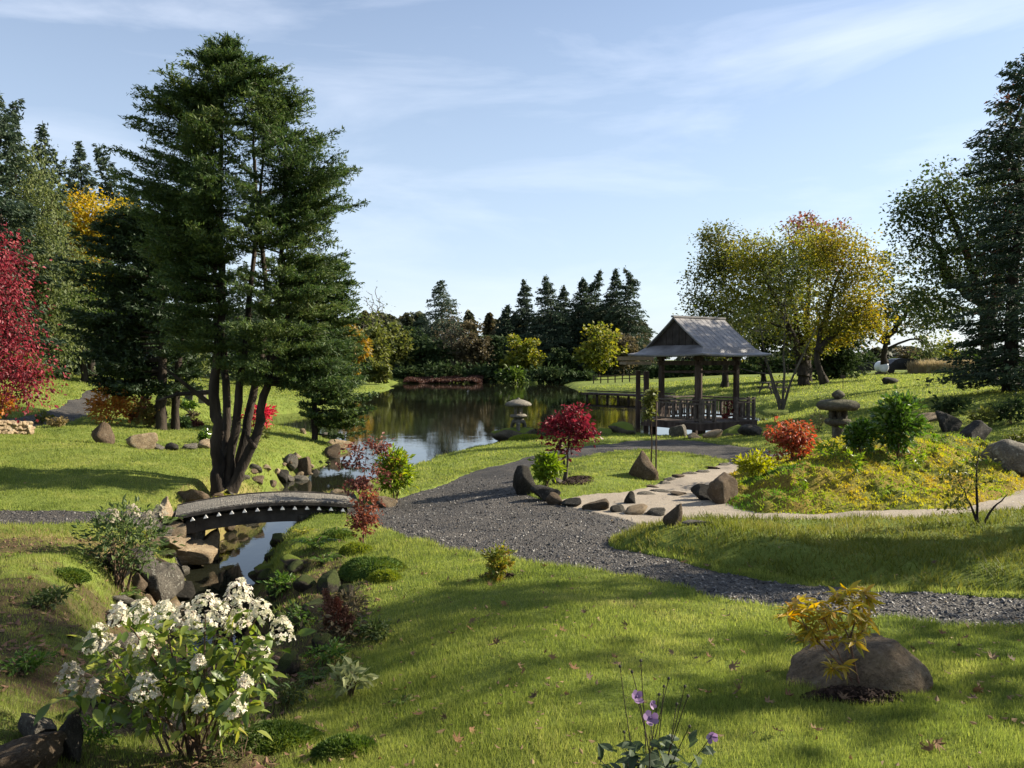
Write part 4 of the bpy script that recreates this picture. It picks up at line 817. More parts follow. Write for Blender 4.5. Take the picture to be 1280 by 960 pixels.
for i, (px, top, wp, m, lab, D) in enumerate([(400, 440, 50, mid_m, 'green tree on the far bank seen under the right boughs of the big fir', 70), (330, 420, 80, mid_m, 'mid-green tree seen between the trunks of the big fir', 64), (170, 400, 110, dark_m, 'dark green tree behind the flat boughs left of the fir trunks', 46), (230, 430, 60, willow_m, 'pale green shrub tree lit behind the fir trunks', 60), (20, 440, 80, mid_m, 'green bushy tree behind the crimson maple', 34)]):
    b = base_at(px, D); far_leafy('leafy_tree', px, D, top, wp, m, lab, 130+i, 60, 44, leaf=.26, group=LG, clk=.11)
# the dark spreading conifer left of the fir
def plates(name, base, stems, nbr, env, m, label, seed, D, leaf, asp, zlo, zhi, up0=.25, tw=12, per=11, cenx=None, depth=.85, group=None, trunk_r=.16, bark=None, frac=(.55, 1.0), tiers=0):
    """many-stemmed fir: branches run from a stem out to the crown outline env(z)->(left,right) and carry flat sprays"""
    rr = np.random.default_rng(seed); root = thing(name, base, label, 'conifer', group); base = np.asarray(base, float)
    sp = []
    for k, (st, r_) in enumerate(stems):
        tb = MB(); st = np.asarray(st, float); tt = np.linspace(0, 1, 40); t = np.linspace(0, 1, len(st)); p = np.stack([np.interp(tt, t, st[:, j]) for j in range(3)], 1); p[1:-1] += np.repeat(rr.normal(size=(13, 3)), 3, 0)[:38]*r_*.18*np.array([1, 1, 0])
        rad = r_*(1-.82*tt**1.3); rad[0] *= 1.4; tube(tb, p, rad, 12, rgh=.08); sp.append((p, rad)); tb.build('trunk', bark or bark_dark, root, smooth=True)
    tb = MB(); cs, ds, ls = [], [], []
    zs = zlo+(zhi-zlo)*(rr.random(nbr)**.9)
    if tiers: zs = zlo+(zhi-zlo)*(np.round((zs-zlo)/(zhi-zlo)*tiers)+rr.normal(size=nbr)*.13)/tiers; zs = zs.clip(zlo, zhi)
    for z in zs:
        l, r = env(z); a = rr.random()*2*pi if rr.random() < .5 else rr.choice([0, pi])+rr.normal()*.5; tfr = rr.uniform(*frac)
        cx = (l+r)/2; R_ = (r-l)/2; tip = np.array([cx+cos(a)*R_*tfr, sin(a)*R_*depth*tfr, z])
        # stem whose point at this height lies closest
        best = None
        for p, rad in sp:
            if p[-1, 2] < z-.2: continue
            q = np.array([np.interp(z-.1*R_, p[:, 2], p[:, j]) for j in range(3)]); d = np.linalg.norm(q[:2]-tip[:2])
            if best is None or d < best[0]: best = (d, q, np.interp(z, p[:, 2], rad))
        if best is None: p, rad = sp[0]; best = (1, p[-1], .02)
        q = best[1]; Lb = np.linalg.norm(tip-q); 
        if Lb < .15: continue
        tz = (z-zlo)/(zhi-zlo); t = np.linspace(0, 1, 7)[:, None]; sd_ = np.cross(unit(tip-q), [0, 0, 1]); br = q*(1-t)+tip*t+sd_*np.sin(t*pi)*rr.normal()*.05*Lb; br[:, 2] += (up0*(tz-.35)*Lb*t[:, 0]**1.5)-.07*Lb*np.sin(t[:, 0]*pi)*(1-tz)+rr.normal()*.02
        tube(tb, br, np.linspace(min(best[2]*.5, .012+.012*Lb), .004, 7), 5, cap=False)
        n = max(4, int(tw*(Lb/1.5+.4)))
        for s in np.linspace(.22 if tz < .5 else .1, 1, n):
            b0 = np.array([np.interp(s, t[:, 0], br[:, j]) for j in range(3)]); dr = unit(tip-q); sgn = 1 if rr.random() < .5 else -1; sv = unit(np.cross(dr, [0, 0, 1]))*sgn
            tl = (.18+.34*min(Lb, 2)*(1-s*.75))*(.6+.6*rr.random()); td = unit(dr*(.55+.5*s)+sv*(1.0-.6*s)+np.array([0, 0, rr.normal()*.18+.05*(tz-.5)]))
            m_ = max(3, int(per*tl/.45)); u = rr.random(m_)**.8; c = b0+td*(u*tl)[:, None]+rr.normal(size=(m_, 3))*np.array([.04, .04, .016])
            cs.append(c); ds.append(td+rr.normal(size=(m_, 3))*.55+np.array([0, 0, .12]))
            if s > .3 and rr.random() < .35: tube(tb, [b0, b0+td*tl*.8], [.005, .003], 3, cap=False)
    tb.build('branches', bark or bark_dark, root, smooth=True)
    c = np.concatenate(cs); d = np.concatenate(ds); lb = MB(); leaves(lb, c, leaf, leaf*asp, d, .5, .05, rr=rr)
    leaves(lb, c+rr.normal(size=c.shape)*leaf*.3, leaf*.85, leaf*asp, d+rr.normal(size=d.shape)*.6, .5, .05, rr=rr)
    lb.build('crown', m, root); return root
D = 14.6; fb = T(278, 606); fb = at(P(278, 606, D)[0], D, -.08)
zz = lambda py: P(278, py, D)[2]-fb[2]; xx = lambda px: (px-640)/F*D-fb[0]
EY = [50, 62, 90, 110, 130, 160, 190, 215, 240, 270, 300, 340, 380, 420, 450, 480]
EL = [272, 266, 234, 224, 196, 184, 167, 170, 168, 184, 182, 196, 196, 205, 262, 300]
ER = [290, 298, 338, 366, 378, 406, 412, 440, 440, 436, 432, 424, 420, 430, 440, 440]
def fenv(z):
    py = np.interp(z, [zz(y) for y in EY[::-1]], EY[::-1]); return xx(np.interp(py, EY, EL)), xx(np.interp(py, EY, ER))
stem = lambda pts: [(xx(x), dy, zz(y)) for x, y, dy in pts]
stems = [(stem([(272,612,0),(270,560,0),(270,500,-.05),(277,400,0),(276,250,.1),(281,78,.1)]), .115),
 (stem([(280,612,.1),(290,540,.15),(297,470,.2),(302,400,.3),(312,300,.4),(330,125,.4)]), .088),
 (stem([(286,612,.05),(305,575,.1),(318,545,.1),(335,480,0),(346,400,0),(352,290,0),(362,170,0)]), .10),
 (stem([(284,608,.2),(300,520,.5),(312,440,.7),(318,380,.8),(300,200,.9),(300,140,.9)]), .085),
 (stem([(276,608,.25),(266,500,.7),(258,400,.9),(240,300,.9),(225,165,.8)]), .08)]
fir = plates('fir_tree', fb, stems, 600, fenv, fir_m, 'big many-stemmed fir with dense dark crown standing on the lawn behind the footbridge', 5, D, .08, .25, zz(470), zz(60), tw=16, per=26, frac=(.35, 1.06), tiers=19)
# broken bare lower limbs
for a, b_, c in [((262,505,0),(240,480,-.3),(215,455,-.5)), ((266,490,0),(230,492,-.3),(205,500,-.4)), ((340,450,0),(365,440,-.1),(400,452,-.2)), ((334,470,0),(360,425,.2),(372,400,.2)), ((318,560,0),(312,548,-.1),(308,536,-.12))]:
    mb = MB(); tube(mb, stem([a, b_, c]), [.05, .035, .012], 6); mb.build('bare_limb', bark_dark, fir, smooth=True)
# drooping boughs right and left low
D2 = 17.5; b2 = at(P(395, 560, D2)[0]-.0, 19.5, 0)
def env2(px0, Dd, b, ey, el, er):
    Z_ = [P(640, y, Dd)[2]-b[2] for y in ey]; X_ = lambda p: (p-640)/F*Dd-b[0]
    return lambda z: (X_(np.interp(-z, [-v for v in Z_], el)), X_(np.interp(-z, [-v for v in Z_], er)))
D3 = 27.0; b3 = at((392-640)/F*D3, D3, -.05)
e3 = env2(0, D3, b3, [330, 380, 430, 470, 500, 528], [370, 358, 360, 366, 372, 380], [438, 448, 450, 456, 460, 456])
X3 = lambda p: (p-640)/F*D3-b3[0]; Z3 = lambda y: P(640, y, D3)[2]-b3[2]
plates('fir_tree', b3, [([(0, 0, -.1), (0, 0, Z3(430)), (X3(405), 0, Z3(320))], .10)], 230, e3, fir_m, 'smaller fir drooping to the water just right behind the big fir', 6, D3, .15, .32, Z3(540), Z3(330), tw=11, per=12, frac=(.4, 1.05), up0=.1)
D4 = 24; b4 = at((200-640)/F*D4, D4, -.05); X4 = lambda p: (p-640)/F*D4-b4[0]; Z4 = lambda y: P(640, y, D4)[2]-b4[2]
e4 = env2(0, D4, b4, [250, 290, 330, 380, 430, 470, 490], [160, 120, 92, 98, 92, 110, 140], [220, 236, 250, 262, 262, 262, 240])
plates('fir_tree', b4, [([(0, 0, -.1), (X4(205), 0, Z4(420)), (X4(200), 0, Z4(270))], .16), ([(X4(212), .3, -.1), (X4(222), .3, Z4(420)), (X4(215), 0, Z4(300))], .12)], 230, e4, leafm('dark_fir_needles', [(.010,.022,.009),(.024,.044,.014),(.05,.075,.022)], .15, .6, .4), 'dark wide-spreading fir behind the left side of the big fir', 7, D4, .15, .32, Z4(492), Z4(262), tw=12, per=12, frac=(.4, 1.05), up0=.12)
# ------------------------------------------------------------------ crimson maple at the left edge
D = 17; b = at((-62-640)/F*D, D, -.05)
broadleaf('japanese_maple', b, 4, [rb(0, 390, 34, 70, D, b), rb(12, 450, 36, 42, D, b), rb(-30, 350, 46, 70, D, b), rb(-60, 430, 60, 60, D, b), rb(5, 320, 26, 30, D, b), rb(28, 480, 22, 22, D, b)], 230, 46, .08, red_m, 'large crimson Japanese maple spilling in from the left edge', 'maple', r0=.12, clr=.26, seed=140, droop=.16, asp=.55, flat=.7)
# ------------------------------------------------------------------ trees right of the frame that throw the long shadows
for i, (x, y, h, z0, r, ncl, per, lab) in enumerate([
  (13.2, 10.75, 10.2, 1.2, .66, 125, 46, 'slender dense tree out of view at the right whose shadow crosses berm and lawn'),
  (14.0, 8.75, 9.2, 4.2, .20, 24, 26, 'thin airy tree out of view at the right beside the dense one'),
  (11.5, 7.0, 7.4, 4.2, .18, 18, 24, 'small thin tree out of view nearest the front lawn'),
  (15.5, 10.7, 14.6, 9.4, 1.35, 120, 34, 'very tall tree with a high small crown out of view at the far right'),
  (9.5, 5.0, 4.4, 2.8, .22, 16, 22, 'short young tree out of view closest to the viewer'),
  (20.5, 25.4, 12.5, 1.5, 2.9, 160, 40, 'broad tree out of view at the right shading the pond-side lawn'),
  (19.0, 22.0, 5.0, .8, 1.3, 60, 40, 'low spreading tree out of view at the right behind the mossy mound')]):
    b = at(x, y, -.1); zc = (h+z0)/2
    broadleaf('leafy_tree', b, h, [(0, 0, zc, r, r, (h-z0)/2), (r*.2, 0, zc-.2*(h-z0), r*.8, r*.8, (h-z0)*.3)], ncl, per, .16, mid_m, lab, r0=.09, clr=.26 if r < 1 else .5, seed=150+i)
# ------------------------------------------------------------------ grass, gravel, moss
def scatter(n, y0, y1, pw, umax, rr):
    pw = 1.001 if pw == 1 else pw
    t = rr.random(n); y = (y0**(1-pw)+t*(y1**(1-pw)-y0**(1-pw)))**(1/(1-pw)); x = rr.uniform(-umax, umax, n)*(y+.6); return x, y
def blades(name, n, y0, y1, pw, hfun, wk, keep, m, label, cat, seed, lean=.45, zs=None, umax=.70):
    rr = np.random.default_rng(seed); x, y = scatter(n, y0, y1, pw, umax, rr); k = keep(x, y); x, y = x[k], y[k]; n = len(x); z = grid_interp(ZG if zs is None else zs, x, y)
    h = hfun(x, y)*(.55+.75*rr.random(n)); wd = wk*y*(.6+.8*rr.random(n)); a = rr.random(n)*2*pi; ln = lean*h*rr.random(n)*1.6; d = rr.random(n)*2*pi
    b = np.stack([x, y, z-.01], 1); s = np.stack([np.cos(a), np.sin(a), 0*a], 1)*wd[:, None]/2; tip = b+np.stack([np.cos(d)*ln, np.sin(d)*ln, h], 1)
    V = np.stack([b-s, b+s, tip], 1).reshape(-1, 3); mb = MB(); mb.add(V, np.arange(3*n).reshape(-1, 3), np.clip(rr.normal(.5, .25, n), 0, 1)); return tag(mb.build(name, m), label, cat, kind='stuff')
gi = grid_interp
grass_m = leafm('grass_blade', [(.05,.078,.016),(.13,.168,.035),(.235,.26,.06),(.36,.33,.13)], .5, .6, 1.3, .5, .2)
shag_m = leafm('shaggy_blade', [(.04,.055,.01),(.085,.105,.015),(.17,.17,.035),(.24,.20,.07)], .4, .6, 1.0, .5, .2)
sPath = np.minimum(np.minimum(sG, sS), sM)
def keep_lawn(x, y):
    r = np.random.default_rng(1).random(len(x)); return (gi(sPath, x, y) > -.015) & (gi(sW, x, y) > .25) & (r > gi(soil, x, y)*.9) & (gi(sB, x, y) > -.05)
hf = lambda x, y: .033+.022*vnoise(x*1.7, y*1.7, 9)+.014*vnoise(x*6, y*6, 19)+.0012*y+.03*np.clip(.12-np.abs(gi(sG, x, y)), 0, 1)/.12*.6+.05*np.clip(1-gi(sW, x, y)/.8, 0, 1)
blades('lawn_grass', 720000, 2.3, 11, 1.15, hf, .0010, keep_lawn, grass_m, 'mown lawn grass in the foreground', 'grass', 201)
blades('lawn_grass', 300000, 11, 34, 1.3, lambda x, y: hf(x, y)*.9, .0011, keep_lawn, grass_m, 'mown lawn grass further off', 'grass', 202)
blades('lawn_grass', 160000, 33, 85, 1.2, lambda x, y: .05+.0009*y+0*x, .0011, lambda x, y: (gi(sPath, x, y) > 0) & (gi(sW, x, y) > .5), grass_m, 'sunny far lawn grass beyond the pond', 'grass', 207)
blades('bank_grass', 110000, 6.5, 14, 1.0, lambda x, y: .075+.08*vnoise(x*4, y*4, 4)+0*x, .0013, lambda x, y: (gi(sB, x, y) < .03) & (gi(sPath, x, y) > -.05), shag_m, 'shaggy longer grass on the low bank between gravel and pale path', 'grass', 203, .8)
blades('dry_grass', 26000, 9, 26, 1.0, lambda x, y: .06+.05*np.clip(1-gi(sW, x, y), 0, 1), .0013, lambda x, y: (gi(dry, x, y) > .2) & (gi(sPath, x, y) > -.02) & (gi(sW, x, y) > .1), leafm('dry_blade', [(.14,.11,.04),(.27,.20,.09),(.36,.27,.14)], .35), 'dry yellow grass around the fir roots and stream bank', 'grass', 204, .7)
blades('moss_tufts', 150000, 10.5, 24, 1.0, lambda x, y: .05+0*x, .0022, lambda x, y: gi(sM, x, y) < -.02, leafm('moss_tip', [(.03,.10,.015),(.08,.19,.02),(.19,.27,.025),(.40,.36,.035),(.42,.29,.04),(.22,.11,.03)], .35, .8, .85, .85), 'golden and green mossy tufts covering the mound', 'moss', 205, 1.1, MND)
blades('bank_moss', 60000, 2.5, 10, 1.1, lambda x, y: .022+0*x, .002, lambda x, y: (gi(soil, x, y) > .25) & (gi(sW, x, y) > .2) & (vnoise(x*1.4, y*1.4, 77)+.35*vnoise(x*5, y*5, 78) > -.02), leafm('moss_blade', [(.02,.04,.008),(.045,.085,.012),(.09,.13,.02)], .3, .7, 1), 'patchy moss on the bare left bank', 'moss', 206, .9)
def pebbles(name, n, y0, y1, size, keep, zs, m, label, seed, flat=.5):
    rr = np.random.default_rng(seed); x, y = scatter(n, y0, y1, .6, .72, rr); k = keep(x, y); x, y = x[k], y[k]; n = len(x); z = gi(zs, x, y); s = size*(.4+1.0*rr.random(n)**2)
    base = np.array([[1,0,0],[0,1,0],[-1,0,0],[0,-1,0],[0,0,1],[0,0,-1.]]); V = base[None]*(1+.35*rr.normal(size=(n, 6, 1)))*s[:, None, None]*np.array([1, .75, flat]); V = V+rr.normal(size=V.shape)*s[:, None, None]*.15
    a = rr.random(n)*2*pi; ca, sa = np.cos(a)[:, None], np.sin(a)[:, None]; V = np.stack([V[..., 0]*ca-V[..., 1]*sa, V[..., 0]*sa+V[..., 1]*ca, V[..., 2]+.3*V[..., 0]*rr.normal(size=(n, 1))], -1)+np.stack([x, y, z+s*.2], 1)[:, None]
    f = np.array([[0,1,4],[1,2,4],[2,3,4],[3,0,4],[1,0,5],[2,1,5],[3,2,5],[0,3,5]]); mb = MB(); mb.add(V.reshape(-1, 3), (f[None]+np.arange(n)[:, None, None]*6).reshape(-1, 3), np.repeat(rr.random(n), 8)); return tag(mb.build(name, m), label, 'gravel', kind='stuff')
def chipm(name, cols, rough=.6):
    m, t, o = newmat(name); princ(t, o, ramp_out(t, attr(t, 'rnd'), cols), rough, None, .45); return m
pebbles('slate_chips', 60000, 5.8, 17, .017, lambda x, y: gi(sG, x, y) < .02+.03*np.random.default_rng(4).random(len(x)), GRVZ, chipm('slate', [(.014,.014,.015),(.036,.035,.035),(.07,.067,.062),(.17,.155,.135)]), 'loose dark slate chips on the gravel path', 210)
pebbles('grit', 26000, 9.5, 18, .008, lambda x, y: (gi(sS, x, y) < 0) & (gi(sM, x, y) > .02) & (gi(sG, x, y) > .02), SANDZ, chipm('grit', [(.25,.22,.18),(.42,.38,.32),(.55,.5,.43)]), 'fine pale grit on the light path', 211)
# leaf and twig litter on the bank
rr = np.random.default_rng(12); x, y = scatter(20000, 2.6, 10, 1.0, .7, rr); k = (gi(soil, x, y) > .2) & (gi(sW, x, y) > .15) & (vnoise(x*.9, y*.9, 60)+.3 > rr.random(len(x))*.9); x, y = x[k], y[k]; mb = MB()
leaves(mb, np.stack([x, y, gi(ZG, x, y)+.012], 1), .05, .03, np.stack([rr.normal(size=len(x)), rr.normal(size=len(x)), .25*rr.normal(size=len(x))], 1), 1.2, -.15, rr=rr)
tag(mb.build('leaf_litter', leafm('litter', [(.06,.035,.022),(.15,.08,.05),(.26,.16,.10)], .15, .8)), 'brown leaf litter strewn over the left bank', 'leaf litter', kind='stuff')

rr = np.random.default_rng(13); x, y = scatter(2600, 2.8, 13, 1.2, .7, rr); k = (gi(soil, x, y) < .2) & (gi(sM, x, y) > .1) & (gi(sW, x, y) > .3) & (vnoise(x*.8, y*.8, 61)+.45 > rr.random(len(x))); x, y = x[k], y[k]; mb = MB()
leaves(mb, np.stack([x, y, gi(ZTOP, x, y)+.012+.018*(gi(sPath, x, y) > 0)], 1), .03, .016, np.stack([rr.normal(size=len(x)), rr.normal(size=len(x)), .3*rr.normal(size=len(x))], 1), 1.0, -.15, rr=rr)
tag(mb.build('leaf_litter', leafm('flecks', [(.07,.04,.02),(.17,.11,.05),(.30,.22,.11)], .15, .8)), 'small brown and straw-coloured leaf bits scattered on lawn and gravel', 'leaf litter', kind='stuff')

# ------------------------------------------------------------------ stones
RK = [
 (218,260,609,634,rk_brown,'large rounded boulder at the left end of the footbridge'),
 (190,219,624,650,rk_tan,'pale pointed stone left of the rounded bridge boulder'),
 (201,231,653,676,rk_tan,'smooth tan boulder heading the rock pile below the bridge'),
 (227,252,647,678,rk_grey,'rough grey rock under the left end of the bridge'),
 (186,226,668,690,rk_tan,'flat-topped tan stone in the middle of the left rock pile'),
 (198,264,676,708,rk_tan,'big tan slab sloping into the stream in the left rock pile'),
 (246,272,665,700,rk_tan,'tall tan boulder standing at the water under the bridge'),
 (155,189,682,716,rk_grey,'grey-topped stone behind the lichen-covered boulder'),
 (161,224,696,750,rk_grey,'large lichen-covered angular boulder on the left bank'),
 (128,160,692,722,rk_dark,'dark grey stone beneath the pale-flowered shrub'),
 (174,194,740,757,rk_tan,'small smooth pebble-like stone in front of the angular boulder'),
 (206,240,722,748,rk_dark,'dark wet stone beside the stream below the angular boulder'),
 (18,66,876,930,rk_grey,'grey lichen-spotted stone in the bottom-left corner'),
 (-20,62,912,970,rk_brown,'brown broad stone at the very bottom-left edge'),
 (60,106,890,950,rk_dark,'black cracked stone left of the white hydrangea foot'),
 
 (396,424,716,742,rk_shade_moss,'rounded dark stone on the right bank above the rusty plume plant'),
 (422,442,730,750,rk_shade_moss,'small shade-darkened mossy stone beside the rounded dark stone on the right bank'),
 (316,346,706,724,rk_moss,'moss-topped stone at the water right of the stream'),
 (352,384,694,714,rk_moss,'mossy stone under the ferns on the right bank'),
 (366,394,718,740,rk_shade_moss,'dark stone in the middle of the right bank'),
 (330,358,728,752,rk_shade_moss,'shade-darkened mossy stone at the stream edge on the right bank'),
 (372,404,750,776,rk_shade_moss,'broad dark stone lower on the right bank'),
 (336,362,772,800,rk_shade_moss,'dark stone just right of the hydrangea blooms'),
 (388,414,794,818,rk_shade_moss,'dark stone below the rusty plume plant'),
 (348,374,818,842,rk_shade_moss,'shadowed stone right of the hydrangea leaves'),
 (466,495,620,635,rk_tan,'pale flat stone at the right end of the bridge below the lime shrub'),
 (440,470,600,613,rk_brown,'brown flat stone beyond the right end of the bridge'),
 (414,440,610,622,rk_tan,'pale stone at the water just behind the bridge'),
 (428,452,618,632,rk_grey,'grey stone wedged against the right bridge end'),
 (354,371,570,588,rk_grey,'grey stone on the upstream left bank'), (371,387,578,597,rk_brown,'brown stone lower on the upstream left bank'), (387,404,586,603,rk_dark,'dark stone at the upstream water edge'),
 (362,384,594,608,rk_grey,'flat grey stone just behind the bridge at the left bank'), (402,424,558,574,rk_brown,'brownish stone near the mouth of the stream'), (344,360,590,604,rk_dark,'dark small stone above the bridge at the left bank'),
 (401,414,541,550,rk_grey,'small upright grey stone at the tip of the left lawn'), (409,437,548,561,rk_tan,'orange-tan stone at the tip of the left lawn by the water'),
 (374,384,537,543,rk_tan,'tiny pale stone on the edge of the left lawn'),
 (109,140,527,556,rk_brown,'pointed triangular standing stone on the left lawn'), (152,188,543,562,rk_tan,'low tan dome stone in front of the triangular stone'),
 (186,202,555,563,rk_grey,'small edging stone right of the tan dome stone'), (204,222,555,564,rk_dark,'dark low edging stone in the left bed'), (224,244,554,563,rk_grey,'grey edging stone near the middle of the left bed'), (246,266,550,562,rk_tan,'pale edging stone beside the fir trunks'),
 (262,277,505,531,rk_dark,'dark upright stone just left of the fir trunks'),
 (68,84,454,470,rk_grey,'round grey boulder high on the left slope by the crimson maple'),
 (764,798,528,543,rk_moss,'yellow mossy dome stone on the pond-side lawn left of the pavilion'), (743,765,536,544,rk_moss,'low flat mossy stone beside the yellow mossy dome stone'),
 (838,858,533,547,rk_grey,'grey stone below the pavilion front corner'), (858,878,541,549,rk_tan,'pale low stone below the pavilion deck'), (880,904,539,549,rk_tan,'flat tan stone between pavilion and shaded lawn'), (904,930,534,545,rk_moss,'moss-streaked stone at the right foot of the pavilion'), (925,956,532,546,rk_dark,'dark stone right of the moss-streaked stone'),
 (640,669,582,620,rk_dark,'dark barrel-shaped standing stone at the path beside the lime shrub'), (667,701,606,627,rk_dark,'dark flat-topped stone right of the barrel-shaped stone'),
 (684,702,616,632,rk_brown,'brown edging stone at the corner of gravel and pale path'), (701,728,622,634,rk_dark,'low dark edging stone, second along the pale path'), (728,762,626,638,rk_brown,'long flat brown edging stone, third along the pale path'), (762,784,631,641,rk_dark,'dark edging stone left of the pale flat slab'), (780,810,632,644,rk_tan,'pale flat slab at the end of the edging row'), (808,832,634,645,rk_grey,'grey flat stone between the pale slab and the leaning tan stone'),
 (780,797,615,630,rk_dark,'small black pyramid stone on the pale path'), (832,860,628,658,rk_brown,'upright leaning tan stone at the tip of the grassy bank'), (857,892,648,658,rk_grey,'flat stone on the pale path right of the leaning stone'),
 (787,822,566,600,rk_brown,'pointed brown boulder on the little lawn by the stepping stones'),
 (866,893,604,626,rk_dark,'smaller dark rock at the left foot of the mossy mound'), (888,926,594,629,rk_brown,'big square dark-brown rock at the left foot of the mossy mound'),
 
 (690,706,598,606,rk_grey,'small grey stone in the soil under the small crimson maple'),
 (480,500,570,577,rk_dark,'dark stone at the pond edge by the long lawn spit'), (590,606,549,557,rk_dark,'dark small stone on the waterline left of the snow-viewing lantern'),
]
for i, (x0, x1, yt, yb, D, m, lab) in enumerate([(1206,1246,532,566,19.5,rk_dark,'dark rock behind the right side of the mossy mound'), (1244,1304,558,604,14.6,rk_grey,'big grey boulder at the right end of the mossy mound'), (1176,1206,522,546,23,rk_dark,'dark rock right of the tall glossy shrub'), (1148,1180,517,528,26,rk_tan,'pale flat stone in shade behind the mossy mound')]): rock_px(x0, x1, yt, yb, m, lab, seed=i+40, big=True, group='garden stones', D=D)
for i, (x0, x1, yt, yb, m, lab) in enumerate(RK):
    big = (x1-x0) > 36; rock_px(x0, x1, yt, yb, m, lab, seed=i, big=big, group='garden stones', rz=rng.normal()*.5)
STP = [(817,609,20),(829,604,18),(838,599,20),(850,596,17),(862,592,18),(878,590,18),(892,585,20),(905,581,18),(917,577,17),(930,573,18),(806,617,22),(826,614,26),(845,618,24)]
for i, (x, y, w_) in enumerate(STP):
    p = T(x, y); r = S(w_, p[1])/2*1.1; o = rock((p[0], p[1], p[2]-.036), (r, r*.8, .045), rk_grey if i % 3 else rk_brown, 'flat stepping stone in the pale path between the little lawn and the mossy mound', seed=i, group='stepping stones', sink=.05, tilt=.03, name='stepping_stone', cat='stepping stone')
b = at((150-640)/F*4.35, 4.35); rock(b, (.34, .26, .20), rk_dark, 'big dark boulder behind the white hydrangea stems', seed=15, big=True, group='garden stones', sink=.3)
# scattered cobbles lining the stream banks
CB = []
rr = np.random.default_rng(77)
for k in range(4000):
    px, py = rr.uniform(140, 470), rr.uniform(560, 850); p = T(px, py)
    if p[1] > 24 or p[1] < 5.5: continue
    s_ = float(gi(sW, p[0], p[1])[0])
    if -.1 < s_ < .55 and all((p[0]-q[0])**2+(p[1]-q[1])**2 > (.17 if px < 330 or py < 620 else .12)**2 for q in CB): CB.append(p)
    if len(CB) > 120: break
for i, p in enumerate(CB):
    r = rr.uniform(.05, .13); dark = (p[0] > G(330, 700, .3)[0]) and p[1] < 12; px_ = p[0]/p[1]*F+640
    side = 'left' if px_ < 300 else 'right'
    rock((p[0], p[1], H(p[0], p[1])), (r*1.3, r, r*.8), rk_shade_moss if dark or i % 4 == 0 else (rk_grey, rk_brown, rk_tan)[i % 3], 'small cobble among the stones lining the stream banks', seed=i, group='cobbles along the stream', name='cobble', sink=.25)
# low dry stone wall at the left
g0 = T(-20, 542); g1 = T(38, 543); mb = MB(); rr = np.random.default_rng(3); base = g0
for r_ in range(3):
    for k in range(13):
        t = (k+.5*(r_ % 2))/13; p = g0*(1-t)+g1*t; s = .5*(1-.2*r_); V = np.array([v.co[:] for v in ROCKS[(k+r_) % 9].vertices]); mb.add(V*np.array([.12, .10, .07])*(.85+.4*rr.random())+np.array([p[0], p[1]+.02*r_+rr.normal()*.02, p[2]+.05+.105*r_]), np.array([list(f.vertices) for f in ROCKS[(k+r_) % 9].polygons]))
tag(mb.build('stone_wall', rk_tan, smooth=True), 'low pale dry-stone retaining wall at the left edge below the crimson maple', 'wall')
g = T(244, 504); D = g[1]; sb = thing('stone_bench', g, 'grey stone slab table in the far left garden bed', 'stone bench'); s = D/F
mb = MB(); box(mb, (0, 0, 15*s), (26*s, .5, 3*s)); mb.build('slab', rk_grey, sb)
for x in (-8*s, 9*s):
    mb = MB(); box(mb, (x, 0, 6.7*s), (7*s, .35, 13.4*s)); mb.build('support', rk_grey, sb)
# the big boulder on the front lawn
p = T(1088, 866); D = p[1]; bs = rockmesh(77, 5, .19, 2, 'boulder')
V = np.array([v.co[:] for v in bs.vertices]); V[:, 2] = np.where(V[:, 2] > 0, V[:, 2]**1.0, V[:, 2]); V[:, 0] += .22*V[:, 2]*np.where(V[:, 0] < .3, -.2, .1); V[:, 2] *= 1-.38*np.clip(V[:, 0]-.1, 0, 1); bs.vertices.foreach_set('co', V.astype(np.float32).ravel())
o = rock((p[0]+.0, D+.26, H(p[0], D+.3)), (S(108, D), .32, S(82, D)), rockmat('boulder_stone', [(.06,.042,.026),(.15,.108,.066),(.25,.19,.12)], lich=.12), 'large brown humped boulder behind the orange azalea on the front lawn', mesh=bs, seed=4, rz=.05, tilt=.02, name='boulder', cat='boulder'); o.location.z = H(p[0], D+.26)-.03
def soil_patch(px0, px1, py, dep, label, seed=0):
    p = T((px0+px1)/2, py); r = S(px1-px0, p[1])/2; rr = np.random.default_rng(seed); n = 900; a = rr.random(n)*2*pi; q = np.sqrt(rr.random(n)); x = p[0]+np.cos(a)*q*r; y = p[1]+np.sin(a)*q*dep; z = np.array([H(u, v) for u, v in zip(x, y)])+.045*(1-q**2)+.004; mb = MB()
    m = 28; V = [(p[0], p[1], H(p[0], p[1])+.05)]
    for rg in (.5, .8, 1.06):
        for k in range(m):
            an = k*2*pi/m; jj = 1+.12*rr.normal(); xx_, yy_ = p[0]+cos(an)*r*rg*jj, p[1]+sin(an)*dep*rg*jj; V.append((xx_, yy_, H(xx_, yy_)+(.045*(1-min(rg, 1)**2) if rg < 1 else -.05)+rr.normal()*.004))
    mb.add(V, [[0, 1+k, 1+(k+1) % m] for k in range(m)]); mb.add(V, [[1+g_*m+k, 1+(g_+1)*m+k, 1+(g_+1)*m+(k+1) % m, 1+g_*m+(k+1) % m] for g_ in (0, 1) for k in range(m)])
    leaves(mb, np.stack([x, y, z], 1), .035, .022, np.stack([rr.normal(size=n), rr.normal(size=n), .3*rr.normal(size=n)], 1), .6, rr=rr)
    o = tag(mb.build('soil_bed', surf('bare_soil', [(.018,.011,.008),(.045,.028,.02),(.08,.05,.035)], 20, .95, .03)), label, 'soil bed'); o['kind'] = 'stuff'; return o
soil_patch(1000, 1128, 873, .10, 'dark crumbly soil in front of the large boulder', 1)
soil_patch(690, 742, 601, .5, 'dark soil ring under the small crimson maple', 2)
soil_patch(600, 645, 722, .10, 'bare soil under the small round bush', 3)
